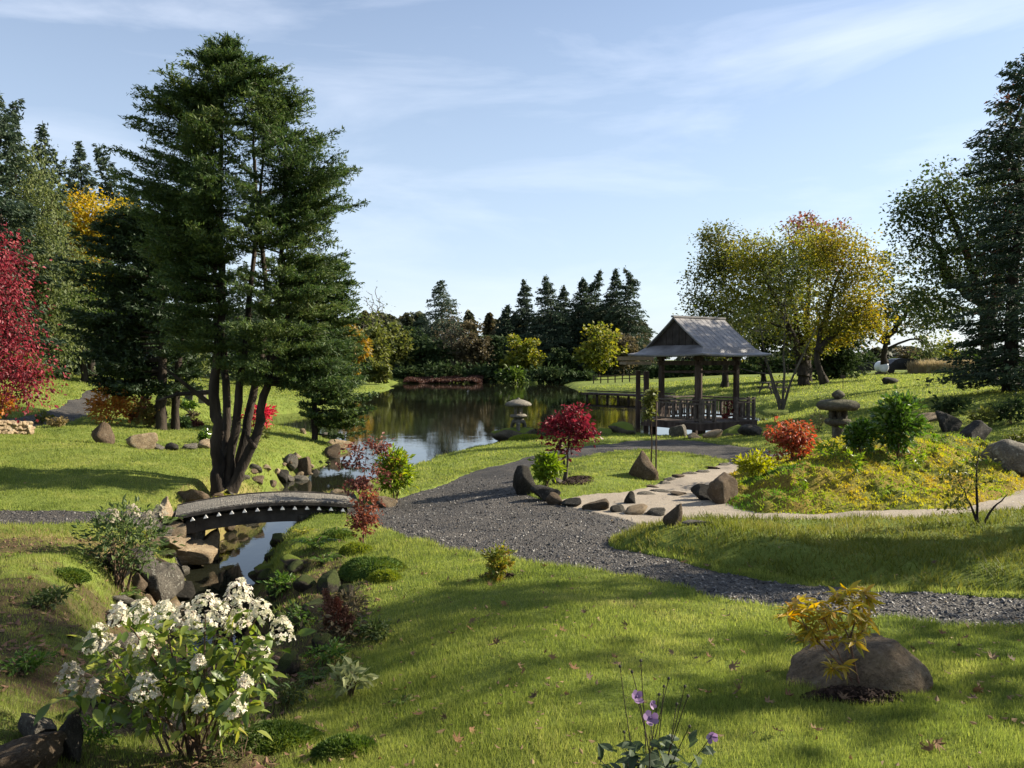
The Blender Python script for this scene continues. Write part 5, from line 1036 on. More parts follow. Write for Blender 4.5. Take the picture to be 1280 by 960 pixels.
low_m = leafm('low_leaves', [(.025,.045,.012),(.06,.085,.02),(.12,.14,.035)], .3)

# ------------------------------------------------------------------ shrubs and small plants
def sh_px(x0, x1, yt, yb, leaf_px, n, m, label, dD=0, dep=.85, **k):
    g = T((x0+x1)/2, yb); 
    if 'D' in k: D = k.pop('D'); g = at(((x0+x1)/2-640)/F*D, D)
    else: D = g[1]+dD; g = at(g[0]*D/g[1], D)
    w_ = S(x1-x0, D); h = P(640, yt, D)[2]-g[2]; return shrub(k.pop('name', 'shrub'), g, w_, h, S(leaf_px, D), n, m, label, rx=w_*dep, **k)
lime_m = leafm('lime_leaves', [(.07,.13,.012),(.15,.22,.02),(.30,.33,.03)], .4, .45, 2)
glossy_m = leafm('glossy_leaves', [(.025,.06,.01),(.06,.12,.015),(.14,.20,.03)], .3, .25, 2, spec=.7)
rust_m = leafm('rust_leaves', [(.09,.03,.018),(.18,.055,.032),(.28,.11,.055)], .4, .6, 2)
plum_m = leafm('plum_leaves', [(.06,.02,.018),(.12,.04,.03),(.22,.09,.06)], .4, .6, 2)
orange_m = leafm('orange_leaves', [(.15,.13,.02),(.32,.16,.03),(.46,.16,.04),(.42,.22,.07)], .4, .6, 1.5)
redor_m = leafm('scarlet_leaves', [(.10,.12,.025),(.22,.07,.03),(.36,.07,.04),(.42,.14,.06)], .4, .55, 1.2)
pine_m = leafm('pine_tufts', [(.02,.045,.015),(.045,.08,.025),(.09,.13,.04)], .2, .5, 3)
dkred_m = leafm('dark_crimson_leaves', [(.05,.006,.01),(.14,.01,.02),(.28,.025,.04)], .4, .5, 2, sat=1.0)
sh_px(468, 519, 560, 626, 7, 1900, leafm('lime_pink', [(.30,.09,.05),(.12,.2,.02),(.25,.30,.025),(.38,.36,.03)], .4, .5, 2), 'bright lime shrub with pinkish lower leaves at the path edge right of the bridge', seed=301, asp=.4)
def sapling(x, yb, blobs_px, leaf_px, n, m, label, seed, tops, ncl=24, r=.012, name='maple_sapling', D=None, bark=None, asp=.5, cat='small tree', clp=7, twist=0, droop=0, dep=.9):
    g = T(x, yb); D = D or g[1]; g = at((x-640)/F*D, D, -.01); q = lambda px, py: ((px-640)/F*D-g[0], 0, P(640, py, D)[2]-g[2])
    bl = [q(a, b)+(S(rx_, D), S(rx_, D)*dep, S(ry_, D)) for a, b, rx_, ry_ in blobs_px]
    return broadleaf(name, g, P(640, min(b for _, b, _, _ in blobs_px), D)[2]-g[2], bl, ncl, n//ncl, S(leaf_px, D), m, label, cat, trunk=[[(0, 0, -.06)]+[q(a, b) for a, b in t] for t in tops], r0=r, clr=S(clp, D), seed=seed, bark=bark or twig_mat, asp=asp, rmin=.0022, droop=droop)
sapling(450, 655, [(455, 560, 22, 16), (468, 590, 18, 14), (440, 575, 14, 14), (480, 560, 10, 10), (455, 610, 20, 16)], 6, 620, plum_m, 'airy plum-red maple sapling behind the bridge end', 311, [[(452,620),(458,560)]], 34, .012, D=13.0)
sapling(452, 684, [(456, 638, 16, 20), (452, 655, 20, 12), (458, 620, 8, 12)], 6, 620, rust_m, 'small rusty-red maple sapling in front of the bridge end', 312, [[(454,655),(457,615)]], 24, .010)
sh_px(602, 643, 681, 727, 5.5, 900, leafm('bush_mix', [(.06,.10,.015),(.12,.15,.02),(.28,.22,.03),(.32,.10,.04)], .35, .5, 4), 'small round green bush with red-tipped leaves on the front lawn by the gravel', seed=302, z0=.02, shell=.5)
sapling(707, 602, [(712, 522, 20, 16), (698, 545, 20, 9), (730, 543, 16, 8), (712, 560, 20, 7), (692, 530, 12, 8), (722, 530, 14, 14)], 6.5, 1150, dkred_m, 'small crimson maple with pale stem in the soil ring beside the lime shrub', 313, [[(709,575),(712,540)], [(705,575),(698,550)]], 44, .03, bark=bark_grey)
sh_px(664, 706, 564, 607, 7, 1100, lime_m, 'bright lime-green shrub left of the small crimson maple', seed=303, asp=.4, dD=-.25)
sapling(991, 577, [(990, 540, 24, 17), (990, 552, 22, 12), (975, 562, 8, 5), (1004, 563, 8, 4)], 6, 1500, redor_m, 'dome-shaped scarlet and green dwarf maple left of the tall stone lantern', 314, [[(990,560),(990,545)]], 60, .03, droop=.04)
sh_px(919, 967, 566, 605, 6, 900, leafm('yellow_shrub', [(.12,.16,.015),(.27,.28,.02),(.42,.38,.03)], .4, .5, 2), 'yellow-green low shrub on the left end of the mossy mound', seed=304, asp=.4, dD=.5)
sh_px(1054, 1098, 525, 577, 6.5, 1700, glossy_m, 'round glossy green shrub right of the tall stone lantern', seed=305, asp=.5, dD=.2)
sh_px(1092, 1152, 490, 575, 8, 1900, glossy_m, 'tall upright glossy green shrub on the back of the mossy mound', seed=306, asp=.5, dD=0, blobs=None)
def mini(px, yb, ht, wd, m, label, seed, n=70, leaf=6, nm='shoot'): return sh_px(px-wd/2, px+wd/2, yb-ht, yb, leaf, n, m, label, seed=seed, stems=3, ncl=8, name=nm, cat='plant', asp=.4, clr=None, stemr=.004)
mini(1068, 596, 36, 34, lime_m, 'pale lime sprouts in the middle of the mossy mound', 307, 160); mini(1166, 570, 30, 20, lime_m, 'thin lime shoot at the top right of the mossy mound', 308, 50); mini(1152, 590, 26, 40, lime_m, 'low lime-yellow sprig beside the thin shoot on the mound', 309, 120); mini(1040, 575, 22, 40, lime_m, 'low lime sprigs at the foot of the tall stone lantern', 310, 120); mini(1003, 618, 28, 24, lime_m, 'pale sprig on the left front slope of the mossy mound', 315, 50)
sapling(1228, 655, [(1205, 600, 24, 22), (1195, 625, 18, 14), (1225, 575, 16, 16), (1240, 600, 14, 14), (1195, 590, 16, 10)], 5.5, 520, leafm('sapling_leaf', [(.05,.06,.012),(.11,.12,.02),(.22,.20,.03)], .35), 'sparse leafy sapling on the grassy bank at the right edge', 316, [[(1224,625),(1222,590),(1226,560)], [(1215,630),(1200,600)], [(1245,634),(1262,618)]], 60, .018, bark=bark_dark, cat='sapling', clp=6)
sh_px(1205, 1245, 508, 532, 5, 420, olive_m, 'dull yellow shrub in shade behind the mossy mound', seed=317); sh_px(1252, 1300, 538, 566, 5, 500, olive_m, 'low olive shrub in shade at the right edge', seed=318); sh_px(1010, 1038, 512, 540, 5, 260, leafm('wisp', [(.10,.11,.04),(.2,.19,.08),(.3,.27,.14)], .3), 'wispy pale plant between pavilion and tall stone lantern', seed=319, asp=.2)
sh_px(1160, 1210, 498, 520, 6, 420, dark_m, 'dark shrub on the shaded slope right of the rounded dark boulder', seed=320); sh_px(1235, 1290, 500, 530, 6, 500, dark_m, 'dark shrub beneath the near-black conifer', seed=321)
q = pav.location; shrub('shrub', (q[0]+1.35, q[1]+.1, DZ-.6), .95, 1.35, .1, 420, leafm('deep_red', [(.06,.01,.01),(.14,.02,.02),(.22,.05,.035)], .3), 'dark red bush rising behind the right-hand pavilion railing', seed=322)
# staked columnar sapling in front of the pavilion
g = T(817, 591); D = g[1]; sapling(814, 591, [(814, 492, 8, 16), (813, 510, 9, 14)], 7, 380, olive_m, 'narrow staked sapling standing before the left side of the pavilion', 323, [[(815,540),(813,480)]], 16, .018, clp=3.5, cat='sapling')
g = T(820, 592); st = thing('sapling_stake', g, 'slim wooden stake beside the narrow sapling in front of the pavilion', 'stake'); mb = MB(); tube(mb, [(0,0,-.1),(0,0,S(92, g[1]))], [.018,.016], 6); mb.build('stake', wood, st)
# left garden bed
LB = [(108,168,482,530,5,1300,orange_m,'large orange and gold azalea beyond the triangular stone'), (152,192,496,528,5,600,rust_m,'rusty brown-red azalea right of the large orange azalea'), (164,206,502,534,5,600,leafm('bronze_green', [(.06,.07,.02),(.12,.11,.03),(.24,.10,.04)], .35),'bronze-green shrub in front of the rusty azalea'),
 (186,208,514,530,5,260,dkred_m,'small bright red azalea at the foot of the bronze-green shrub'), (213,241,520,536,5,420,pine_m,'dwarf blue-green pine in the left bed'), (222,246,500,514,5,260,glossy_m,'bright green cushion shrub before the slab table'), (246,268,538,554,5,320,glossy_m,'small dark green bush left of the fir trunks at the bed edge'),
 (232,250,514,524,4,200,brn_m,'small tawny heather cushion in the left bed'), (236,254,524,533,4,200,plum_m,'small purple-brown cushion beside the dwarf pine'), (-8,22,488,528,5,420,orange_m,'orange azalea under the crimson maple at the left edge'), (206,228,494,508,5,200,olive_m,'small olive shrub far back in the left bed'), (40,66,515,530,4,240,olive_m,'low yellow-green shrub by the far gravel path'), (60,84,520,534,4,240,leafm('tawny', [(.15,.12,.04),(.25,.18,.08)], .3),'tawny low plant beside the far gravel path'),
 (300,346,502,534,5.5,480,leafm('bright_red', [(.30,.01,.03),(.5,.02,.05),(.6,.06,.09)], .4, sat=1.0),'vivid red maple bush glimpsed between the fir trunks'), (268,292,512,540,5,300,mid_m,'green shrub seen left through the fir trunks'), (310,336,532,552,5,260,olive_m,'olive cushion shrub behind the right fir trunk')]
for i, (x0, x1, yt, yb, lf, n, m, lab) in enumerate(LB): sh_px(x0, x1, yt, yb, lf, n, m, lab, seed=330+i, z0=.02)
# pale-flowered shrub on the left bank
s1 = sh_px(92, 212, 632, 742, 8, 1300, leafm('sage_leaves', [(.03,.055,.015),(.07,.105,.03),(.14,.17,.06)], .35), 'loose grey-green shrub with faded buff flower heads on the left bank', seed=350, stems=16, z0=.28, name='hydrangea', ncl=70, asp=.42)
def florets(mb, c, r, h, n, size, rr, cone=.5):
    t = rr.random(n); a = rr.random(n)*2*pi; ra = r*np.sqrt(np.clip(1-(t*(.9+.1*cone))**1.6, 0.03, 1)); nrm = np.stack([np.cos(a), np.sin(a), .3+1.2*t], 1); nrm = unit(nrm); p = np.asarray(c)+np.stack([np.cos(a)*ra, np.sin(a)*ra, (t-.35)*h], 1)+rr.normal(size=(n, 3))*r*.08
    nrm = unit(nrm+rr.normal(size=(n, 3))*.35); u = unit(np.cross(nrm, rr.normal(size=(n, 3)))); v = np.cross(nrm, u); col = rr.random(n)
    for k in range(4):
        an = k*pi/2; d = u*cos(an)+v*sin(an); e = -u*sin(an)+v*cos(an); s = size*(.8+.4*rr.random((n, 1)))
        V = np.stack([p, p+d*s*.55+e*s*.42+nrm*s*.12, p+d*s*1.05+nrm*s*.05, p+d*s*.55-e*s*.42+nrm*s*.12], 1).reshape(-1, 3); mb.add(V, np.arange(4*n).reshape(-1, 4), np.repeat(col[:, None], 1, 1).ravel())
white_m = leafm('cream_florets', [(.32,.33,.18),(.50,.47,.34),(.62,.58,.48),(.58,.44,.36)], .35, .7, 6, .3, .2, sat=1.0)
buff_m = leafm('buff_florets', [(.20,.19,.13),(.34,.30,.22),(.46,.38,.30)], .3, .7, 6)
rr = np.random.default_rng(5); D = o_D = T(150, 740)[1]; o_ = s1.location
for px, py in [(140,645),(185,648),(200,640),(165,640)]:
    c = P(px, py, D+rr.normal()*.15)-np.array(o_); mb = MB(); florets(mb, c, .075, .12, 70, .016, rr); mb.build('flower_head', buff_m, s1)
# the big white hydrangea
D = 3.75; hb = at((225-640)/F*D, D+.1, -.03); hy = thing('hydrangea', hb, 'white panicle hydrangea in full bloom at the bottom left', 'hydrangea'); q = lambda px, py, dd=0: P(px, py, D+dd)-hb
FL = [(298,745,20,18),(275,770,18,16),(257,768,26,24),(325,765,17,15),(352,790,17,16),(230,775,20,18),(205,770,18,16),(176,768,19,17),(150,770,15,14),(122,800,18,17),(137,812,15,16),(176,808,19,17),(298,778,18,16),(322,812,17,15),(88,848,17,18),(116,862,11,10),(182,860,19,16),(250,880,10,11),(294,884,15,16),(307,852,10,8),(248,828,9,8)]
tb = MB(); rr = np.random.default_rng(8); tips = []; heads = []
for i, (px, py, rx_, ry_) in enumerate(FL):
    dd = rr.uniform(-.28, .28) if py < 825 else rr.uniform(-.38, -.24); c = q(px, py, dd); tips.append(c); s = np.array([rr.normal()*.045, rr.normal()*.045, -.02]); mid = s*.5+c*.5+np.array([-.12*c[0], rr.normal()*.03, .10]); n = 9; t = np.linspace(0, 1, n)[:, None]
    pts = s*(1-t)**2+2*mid*t*(1-t)+c*t*t; tube(tb, pts, np.linspace(.0065, .003, n), 6)
    heads.append((c, S(rx_, D+dd), S(ry_, D+dd))); tips += [pts[6], pts[7]]
extra = crown_clumps(rr, [tuple(q(225, 835))+(S(112, D), .30, S(58, D)), tuple(q(250, 870))+(S(90, D), .26, S(48, D))], 105); connect(tb, [(p_, .004) for p_ in tips], extra, .006, rr, .002, 4); tb.build('stems', twig_mat, hy, smooth=True)
def bigleaf(mb, c, d, L_, W_, rr):      # ovate pointed leaf with a folded midrib and drooping tip
    n = len(c); d = unit(d); nr = rr.normal(size=(n, 3))*.5; nr[:, 2] += 1; s = unit(np.cross(d, nr)); u = np.cross(s, d); k = (.6+.6*rr.random(n))[:, None]; L2, W2 = L_*k, W_*k; V = []
    for t, w_ in ((0, .04), (.22, .8), (.48, 1.0), (.76, .62), (1, .02)):
        m = c+d*L2*t-u*L2*.28*t*t; V += [m-s*W2*.5*w_+u*W2*.16*w_, m, m+s*W2*.5*w_+u*W2*.16*w_]
    V = np.stack(V, 1).reshape(-1, 3); f = [];
    for i in range(4): f += [[3*i, 3*i+1, 3*i+4, 3*i+3], [3*i+1, 3*i+2, 3*i+5, 3*i+4]]
    mb.add(V, (np.array(f)[None]+np.arange(n)[:, None, None]*15).reshape(-1, 4), np.repeat(rr.random(n), 8))
lb = MB(); c = np.repeat(np.concatenate([extra, np.array(tips)+np.array([0, 0, -.05])]), 5, 0); off = rr.normal(size=c.shape)*np.array([.045, .045, .035]); dd = off*14+rr.normal(size=c.shape)*.5; dd[:, 2] -= .25; bigleaf(lb, c+off, dd, .078, .034, rr)
lb.build('leaves', leafm('hydrangea_leaves', [(.03,.06,.012),(.085,.13,.02),(.17,.21,.03),(.30,.26,.05)], .45, .4, 3, .35, .5), hy, smooth=True)
for i, (c, r, h) in enumerate(heads):
    mb = MB(); florets(mb, c, r*.86, h*1.7, int(36+95*(r/.08)**1.4), .0115, rr); mb.build('flower_head', white_m if i not in (14, 15, 10) else buff_m, hy)
# orange azalea in front of the boulder
D = T(1075, 868)[1]-.02; ab = at((1070-640)/F*D, D, -.01); az = thing('azalea', ab, 'young orange and yellow azalea with whorled narrow leaves before the large boulder', 'azalea'); q = lambda px, py, dd=0: P(px, py, D+dd)-ab; tb = MB(); lb = MB(); rr = np.random.default_rng(6); W = []
for st, r in [([(1072,868),(1058,838),(1040,820),(1010,790),(998,765)], .006), ([(1076,864),(1068,830),(1062,800),(1072,765),(1080,742)], .007), ([(1058,838),(1040,800),(1030,770)], .004), ([(1062,800),(1050,770),(1048,745)], .004), ([(1040,820),(1022,800),(1012,785)], .004), ([(1070,850),(1050,840),(1042,836)], .003), ([(1066,800),(1078,790),(1084,775)], .004)]:
    pts = np.array([q(x, y, rr.normal()*.03) for x, y in st]); tube(tb, pts, np.linspace(r, r*.5, len(pts)), 6); W.append(pts[-1])
for px, py in [(985,770),(998,752),(1010,762),(1022,752),(1005,780),(1020,775),(1033,765),(1035,785),(1045,780),(1010,800),(1028,800),(1046,742),(1060,738),(1075,738),(1084,748),(1066,752),(1078,760),(1056,758),(1070,775),(1082,772),(1060,790),(1075,790),(1085,785),(1050,800),(1068,802),(995,795),(1040,834),(1052,832),(992,765),(1040,765),(1062,765),(1015,790)]: W.append(q(px, py, rr.normal()*.07))
connect(tb, [(p_, .003) for p_ in W[:7]], np.array(W[7:]), .004, rr, .0016, 4); tb.build('stems', surf('red_stem', [(.10,.05,.035),(.20,.12,.08)], 20), az, smooth=True)
for c in W:
    n = 16; a = rr.random(n)*2*pi; d = np.stack([np.cos(a), np.sin(a), rr.normal(.05, .5, n)], 1); bigleaf(lb, c+unit(d)*.008, d, .075, .019, rr)
lb.build('leaves', leafm('azalea_leaves', [(.12,.13,.02),(.28,.24,.03),(.46,.30,.03),(.48,.17,.03)], .4, .45, 5, .5), az, smooth=True)
# purple anemones at the bottom
D = 2.75; nb = at((822-640)/F*D, D, 0); an_ = thing('anemone', nb, 'pale purple Japanese anemones on thin dark stalks at the bottom edge', 'flowering plant'); q = lambda px, py, dd=0: P(px, py, D+dd)-nb; stm = MB(); rr = np.random.default_rng(4); gm = leafm('anemone_leaf', [(.015,.03,.012),(.04,.06,.025),(.08,.11,.045)], .25, .6)
pur = leafm('purple_petal', [(.13,.07,.16),(.22,.13,.26),(.36,.25,.38)], .4, .6, 9, sat=1.0); budm = surf('bud', [(.03,.03,.025),(.07,.06,.04)], 30)
def stalk(px, py, bx): c = q(px, py, rr.normal()*.08); s = q(bx, 985); s[2] = -.03; m_ = (s+c)/2+np.array([rr.normal()*.012, 0, .02]); t = np.linspace(0, 1, 8)[:, None]; tube(stm, s*(1-t)**2+2*m_*t*(1-t)+c*t*t, np.linspace(.0024, .0014, 8), 5, cap=False); return c
for px, py, s, tl in [(796,872,.026,.4),(815,881,.018,.9),(813,899,.028,.2),(889,921,.024,1.4)]:
    c = stalk(px, py, 815+rr.uniform(-10, 12)); fm = MB(); n_ = unit(np.array([rr.normal()*.4+.3*(px > 850), -.6, .7-.5*tl])); u = unit(np.cross(n_, [0.1, 0, 1])); v = np.cross(n_, u)
    for k in range(5):
        a = k*2*pi/5+rr.normal()*.15; d = u*cos(a)+v*sin(a); e = -u*sin(a)+v*cos(a); V = []
        for t, w_, l in ((0, .06, 0), (.35, .30, .05), (.75, .42, .28), (1.0, .16, .42)): m_ = c+d*s*t*.9+n_*s*l; V += [m_-e*s*w_, m_+e*s*w_]
        fm.add(V, [[0,1,3,2],[2,3,5,4],[4,5,7,6]], rr.random())
    lathe(fm, [(.001,0),(.004,.002),(.003,.006),(.001,.008)], c, 8); fm.build('flower', pur, an_, smooth=True)
for px, py in [(775,833),(801,826),(830,858),(856,858),(824,868),(846,880),(780,915),(749,948),(860,870),(790,840),(836,848),(862,908)]:
    c = stalk(px, py, 815+rr.uniform(-22, 24)); bm_ = MB(); lathe(bm_, [(.0008,-.006),(.0045,-.003),(.0055,0),(.004,.004),(.001,.006)], c, 8); bm_.build('bud', budm, an_, smooth=True)
lb = MB(); c = np.array([q(815+rr.normal()*30, rr.uniform(925, 985), rr.normal()*.07) for _ in range(130)]); bigleaf(lb, c, rr.normal(size=(130, 3))*np.array([1, 1, .4]), .065, .034, rr); lb.build('leaves', gm, an_); stm.build('stalks', surf('dark_stalk', [(.03,.02,.015),(.06,.045,.03)], 20), an_)
# ferns
gm1_ = low_m; fern_m = leafm('fern_fronds', [(.03,.07,.012),(.07,.13,.018),(.15,.21,.03)], .35, .5, 2); yfern_m = leafm('yellow_fern', [(.10,.15,.015),(.25,.26,.03),(.38,.30,.04)], .4)
def fern(px, py, rpx, m, label, seed, n=13, D=None, up=.9):
    g = T(px, py); D = D or g[1]; g = at((px-640)/F*D, D); r = S(rpx, D); root = thing('fern', g, label, 'fern', 'ferns by the stream'); rr = np.random.default_rng(seed); st = MB(); cs, ds = [], []
    for k in range(n):
        a = k*2*pi/n+rr.normal()*.25; l = r*(.75+.4*rr.random()); t = np.linspace(0, 1, 16); p = np.stack([np.cos(a)*l*t, np.sin(a)*l*t, l*up*(t*1.15-.95*t*t)*(.8+.5*rr.random())], 1); tube(st, p[::3], .002+.0008*D/10, 3, cap=False)
        sd_ = np.array([-sin(a), cos(a), 0]); dr = np.gradient(p, axis=0); wv = .26*l*np.sin(np.clip(t*1.02+.06, 0, 1)*pi)**.7
        for sg in (-1, 1): cs.append(p[1:]+sd_*sg*wv[1:, None]*.5); ds.append(unit(sd_*sg+unit(dr)[1:]*.45+np.array([0, 0, -.15]))*wv[1:, None])
    c = np.concatenate(cs); d = np.concatenate(ds); Ls = np.linalg.norm(d, axis=1, keepdims=True); lb = MB(); leaves(lb, c, Ls, np.maximum(Ls*.28, r*.02), d, .8, .1, rr=rr, jit=.1); lb.build('fronds', m, root); st.build('midribs', twig_mat, root)
for i, a in enumerate([(212,650,26,fern_m,'green fern beside the tan boulders at the left bridge end'),(273,622,16,yfern_m,'yellow-green fern behind the left end of the bridge'),(150,742,24,fern_m,'fern under the pale-flowered shrub'),(392,686,34,fern_m,'large green fern on the right bank below the bridge'),(420,668,22,fern_m,'fern at the right end of the bridge'),(378,668,18,yfern_m,'yellow hosta-like fern against the bridge on the right bank'),(404,704,24,fern_m,'lower fern among the mossy stones on the right bank'),(410,640,18,fern_m,'small fern brushing the right side of the bridge deck'),(448,790,30,fern_m,'drooping green fern beside the rusty plume plant'),(390,852,30,fern_m,'dark fern in the shade right of the hydrangea'),(180,668,20,yfern_m,'yellowing fern above the flat-topped tan stone'),(500,880,18,fern_m,'small fern at the shaded edge of the front lawn'),(236,735,18,fern_m,'trailing fern over the wet stone by the stream')]): fern(*a, 400+i)
# low leafy ground plants over the right bank and the left bank
for i, (px, py, w_, h_, m_, lab) in enumerate([(352,742,46,26,fern_m,'low green-leaved plant over the stones at the stream, left of the dark stones'),(432,770,60,30,brn_m,'tawny low plant beside the rusty plumes'),(470,800,50,24,gm1_,'weedy green tuft at the shaded lip of the front lawn'),(380,790,60,34,fern_m,'dark leafy plant among the stones right of the hydrangea'),(410,830,60,30,fern_m,'spreading green plant left above the pale-leaved plant'),(360,880,60,34,gm1_,'low green plant between hydrangea and moss cushion'),(60,760,50,24,gm1_,'small weedy plant on the shaded left bank'),(30,840,60,26,fern_m,'low leafy weeds near the bottom-left stones'),(250,700,26,18,yfern_m,'yellowish tuft hanging over the tan slab by the water'),(330,690,30,18,fern_m,'green tuft on the right bank under the bridge'),(300,945,90,40,gm1_,'green weeds at the foot of the hydrangea'),(120,930,70,40,fern_m,'weedy leaves beside the bottom-left stones')]):
    g = T(px, py); shrub('low_plant', g, S(w_, g[1]), S(h_, g[1]), S(8, g[1]), 260, m_, lab, cat='plant', seed=700+i, stems=6, z0=.0, asp=.4, ncl=26, stemr=.003, group='low plants along the stream')
# rusty astilbe plumes and the pale-leaved plant
g = T(420, 800); D = g[1]; ast = thing('astilbe', g, 'rusty brown astilbe plumes on the right bank above the stream', 'flowering plant'); rr = np.random.default_rng(3); st = MB(); q = lambda px, py: P(px, py, D)-g
for px, top in [(406,738),(421,748),(432,760),(412,765),(440,772)]:
    c0 = np.array([rr.normal()*.03, rr.normal()*.03, 0]); c1 = q(px, top); tube(st, [c0, (c0+c1)/2, c1], .003, 4, cap=False); n = 900; t = rr.random(n); c = c0*.45*(1-t[:, None])+c1*(.55+.45*t[:, None])+rr.normal(size=(n, 3))*(.026*(1-t)+.008)[:, None]; lb = MB(); leaves(lb, c, .022, .009, rr.normal(size=(n, 3))+np.array([0, 0, 1.]), rr=rr); lb.build('plume', rust_m if px == 421 else leafm('brown_plume', [(.10,.04,.025),(.2,.09,.05)], .25), ast)
st.build('stalks', twig_mat, ast); n = 260; c = rr.normal(size=(n, 3))*np.array([.14, .12, .06])+np.array([.0, 0, .12]); lb = MB(); leaves(lb, c, .05, .022, rr=rr); lb.build('leaves', brn_m, ast)
sh_px(410, 466, 822, 872, 17, 110, leafm('cream_green', [(.16,.19,.08),(.28,.30,.13),(.38,.38,.2)], .4), 'low plant with pale cream-green leaves at the edge of the front lawn', seed=360, stems=6, ncl=22, asp=.45, z0=.1, name='hosta', cat='plant')
# moss cushions
def cushion(x0, x1, yt, yb, m, label, seed, dep=.7, D=None):
    g = T((x0+x1)/2, yb); w_ = S(x1-x0, g[1])/2; g = at(g[0], g[1]+w_*dep*.7); h = max(P(640, yt, g[1])[2]-g[2], .05)*.42+.03; w_ *= 1.2; root = thing('moss_cushion', g, label, 'moss', 'moss cushions'); rr = np.random.default_rng(seed); mb = MB(); nu, nv = 30, 10; V = []
    for j in range(nv):
        for i in range(nu):
            ph = (j/(nv-1))*pi/2; th = i*2*pi/nu; rr_ = 1+.16*mnoise.noise(Vector((cos(th)*1.6+seed, sin(th)*1.6, ph))); V.append((cos(th)*cos(ph)*w_*rr_, sin(th)*cos(ph)*w_*dep*rr_, h*(sin(ph)*rr_)-.03))
    mb.add(V, [[j*nu+i, j*nu+(i+1) % nu, (j+1)*nu+(i+1) % nu, (j+1)*nu+i] for j in range(nv-1) for i in range(nu)]); n = int(2600*min(1.6, max(.4, (x1-x0)/60))); V = np.array(V).reshape(nv, nu, 3); a = rr.random(n)*nu; ph = np.arcsin(rr.random(n)**.8)/(pi/2)*(nv-1); j0 = np.clip(ph.astype(int), 0, nv-2); i0 = a.astype(int) % nu; f1 = (ph-j0)[:, None]; f2 = (a-a.astype(int))[:, None]
    c = (V[j0, i0]*(1-f2)+V[j0, (i0+1) % nu]*f2)*(1-f1)+(V[j0+1, i0]*(1-f2)+V[j0+1, (i0+1) % nu]*f2)*f1; d = unit(c*np.array([1, 1, 2.5]))+rr.normal(size=(n, 3))*.35; L_ = .018+.0016*g[1]
    mb.build('cushion', moss_base, root, smooth=True); lb = MB(); leaves(lb, c+unit(d)*L_*.3, L_, L_*.35, d, rr=rr); o = lb.build('moss_tips', m, root); return root
moss_base = surf('moss_base', [(.02,.04,.006),(.045,.08,.01),(.07,.11,.015)], 9, .95, .02)
gm1 = leafm('green_moss', [(.02,.045,.008),(.05,.095,.012),(.11,.15,.02),(.17,.17,.03)], .3, .7, 5, .65); gm2 = leafm('gold_moss', [(.08,.13,.012),(.18,.22,.02),(.30,.28,.03)], .3, .7, 3)
for i, a in enumerate([(428,500,674,722,gm1,'deep green moss cushion on the right bank above the dark stones'),(424,462,664,694,gm2,'yellow-green moss cushion below the rusty sapling'),(398,440,652,676,gm1,'green moss cushion at the right end of the footbridge'),(462,500,700,728,gm2,'flat golden moss cushion at the lip of the front lawn'),(282,392,880,940,gm1,'large green moss cushion right of the hydrangea foot'),(395,470,900,948,gm1,'low moss cushion in the bottom shade beside the lawn'),(100,200,744,776,gm1,'dark moss cushion on the left bank below the angular boulder'),(52,100,700,722,gm1,'small green moss cushion left of the pale-flowered shrub'),(640,680,536,550,gm2,'grassy moss tuft beside the boulder of the snow-viewing lantern')]): cushion(*a, 500+i)
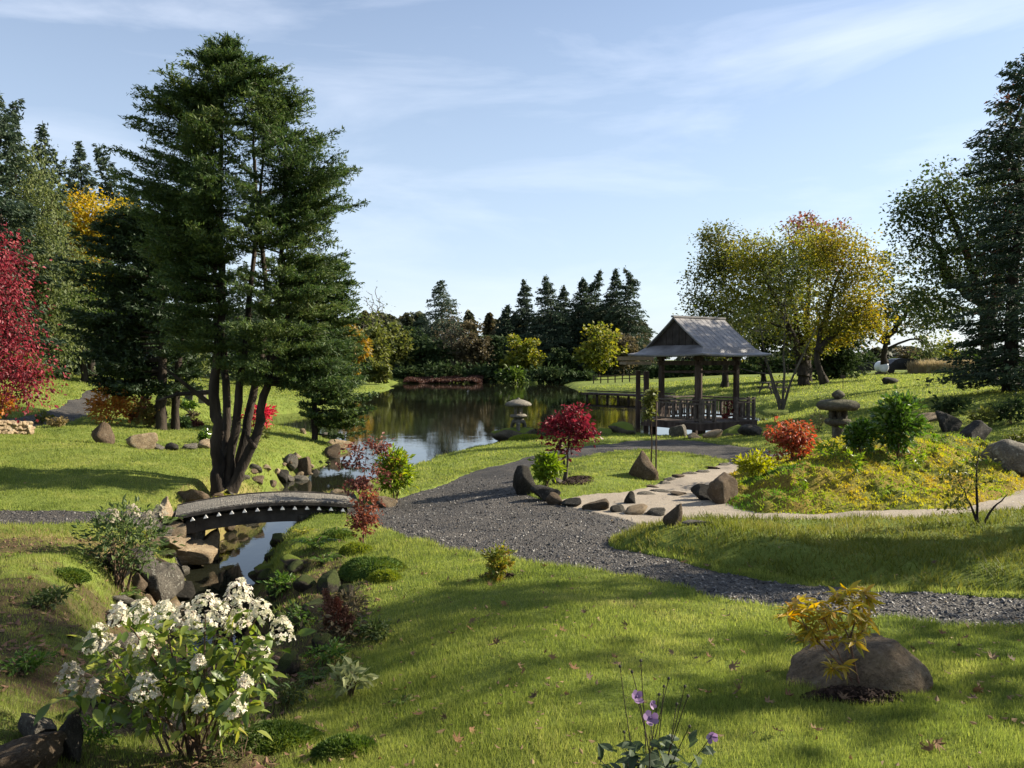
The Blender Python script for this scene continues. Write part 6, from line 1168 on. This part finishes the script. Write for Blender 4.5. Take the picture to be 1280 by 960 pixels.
# fallen leaves
def leafmesh(seed):
    rr = np.random.default_rng(seed); lobes = [(0, 1.0), (.75, .85), (1.5, .6), (-.75, .85), (-1.5, .6)]; pts = []
    for a in np.linspace(-2.6, 2.6, 27):
        r = .34+sum(.62*l*math.exp(-((a-c)/.17)**2) for c, l in lobes); r *= 1+.06*rr.normal(); pts.append((r*sin(a), r*cos(a)))
    pts.append((0, -.35)); V = [(0, 0, .02)]+[(x, y, .38*(abs(x)**1.5)*rr.uniform(.7, 1.3)+.25*y*y*(1 if y > 0 else .3)+rr.normal()*.03) for x, y in pts]; n = len(pts); return V, [[0, 1+i, 1+(i+1) % n] for i in range(n)]
dry_m = []
for cset in ([(.12,.075,.035),(.24,.16,.085)], [(.06,.038,.02),(.11,.07,.04)], [(.12,.06,.025),(.20,.11,.045)]): dry_m.append(leafm('dry_leaf', cset, .12, .8, 12, sat=.9))
PR = []
for k in range(6):
    V, f = leafmesh(k); mb = MB(); mb.add(V, f, .5); o = mb.build('fallen_leaf', dry_m[k % 3], smooth=True); PR.append(o)
FLV = [(515,822),(540,812),(655,845),(648,838),(620,808),(702,793),(690,828),(782,786),(768,828),(770,836),(668,878),(572,934),(414,862),(400,882),(440,916),(405,918),(448,912),(524,900),(570,697),(583,688),(528,721),(585,731),(560,727),(612,735),(640,722),(654,718),(681,711),(690,724),(683,764),(630,758),(918,753),(903,768),(925,717),(935,710),(884,711),(856,706),(1030,772),(975,776),(885,826),(840,821),(870,829),(1178,797),(1162,810),(1140,816),(1208,802),(1225,868),(1218,880),(1143,658),(1240,828),(1265,830),(930,822),(915,840),(1168,706),(1000,798),(960,885),(340,958),(985,876),(590,780),(730,770),(505,752),(488,740),(350,928),(822,640),(908,775)]
FLV += [(int(a), int(b)) for a, b in zip(rng.uniform(5, 150, 50), rng.uniform(690, 880, 50))]+[(int(a), int(b)) for a, b in zip(rng.uniform(470, 1270, 30), rng.uniform(780, 950, 30))]
first = set()
for i, (px, py) in enumerate(FLV):
    g = T(px, py); k = i % 6; o = PR[k] if k not in first else PR[k].copy()
    if k in first: C.objects.link(o)
    first.add(k); s = rng.uniform(.034, .060)*(1 if g[1] < 8 else 1.2); o.scale = (s, s*rng.uniform(.6, 1), s*rng.uniform(.8, 1.8)); o.location = (g[0], g[1], g[2]+(.030 if py > 650 and px > 450 else .012)); o.rotation_euler = (rng.normal()*.5, rng.normal()*.5, rng.random()*6.28)
    left = px < 250
    tag(o, 'dry curled brown maple leaf fallen on the mossy left bank' if left else 'dry curled brown maple leaf lying on the lawn or gravel', 'fallen leaf', 'fallen leaves on the left bank' if left else 'fallen leaves on the lawn and gravel')
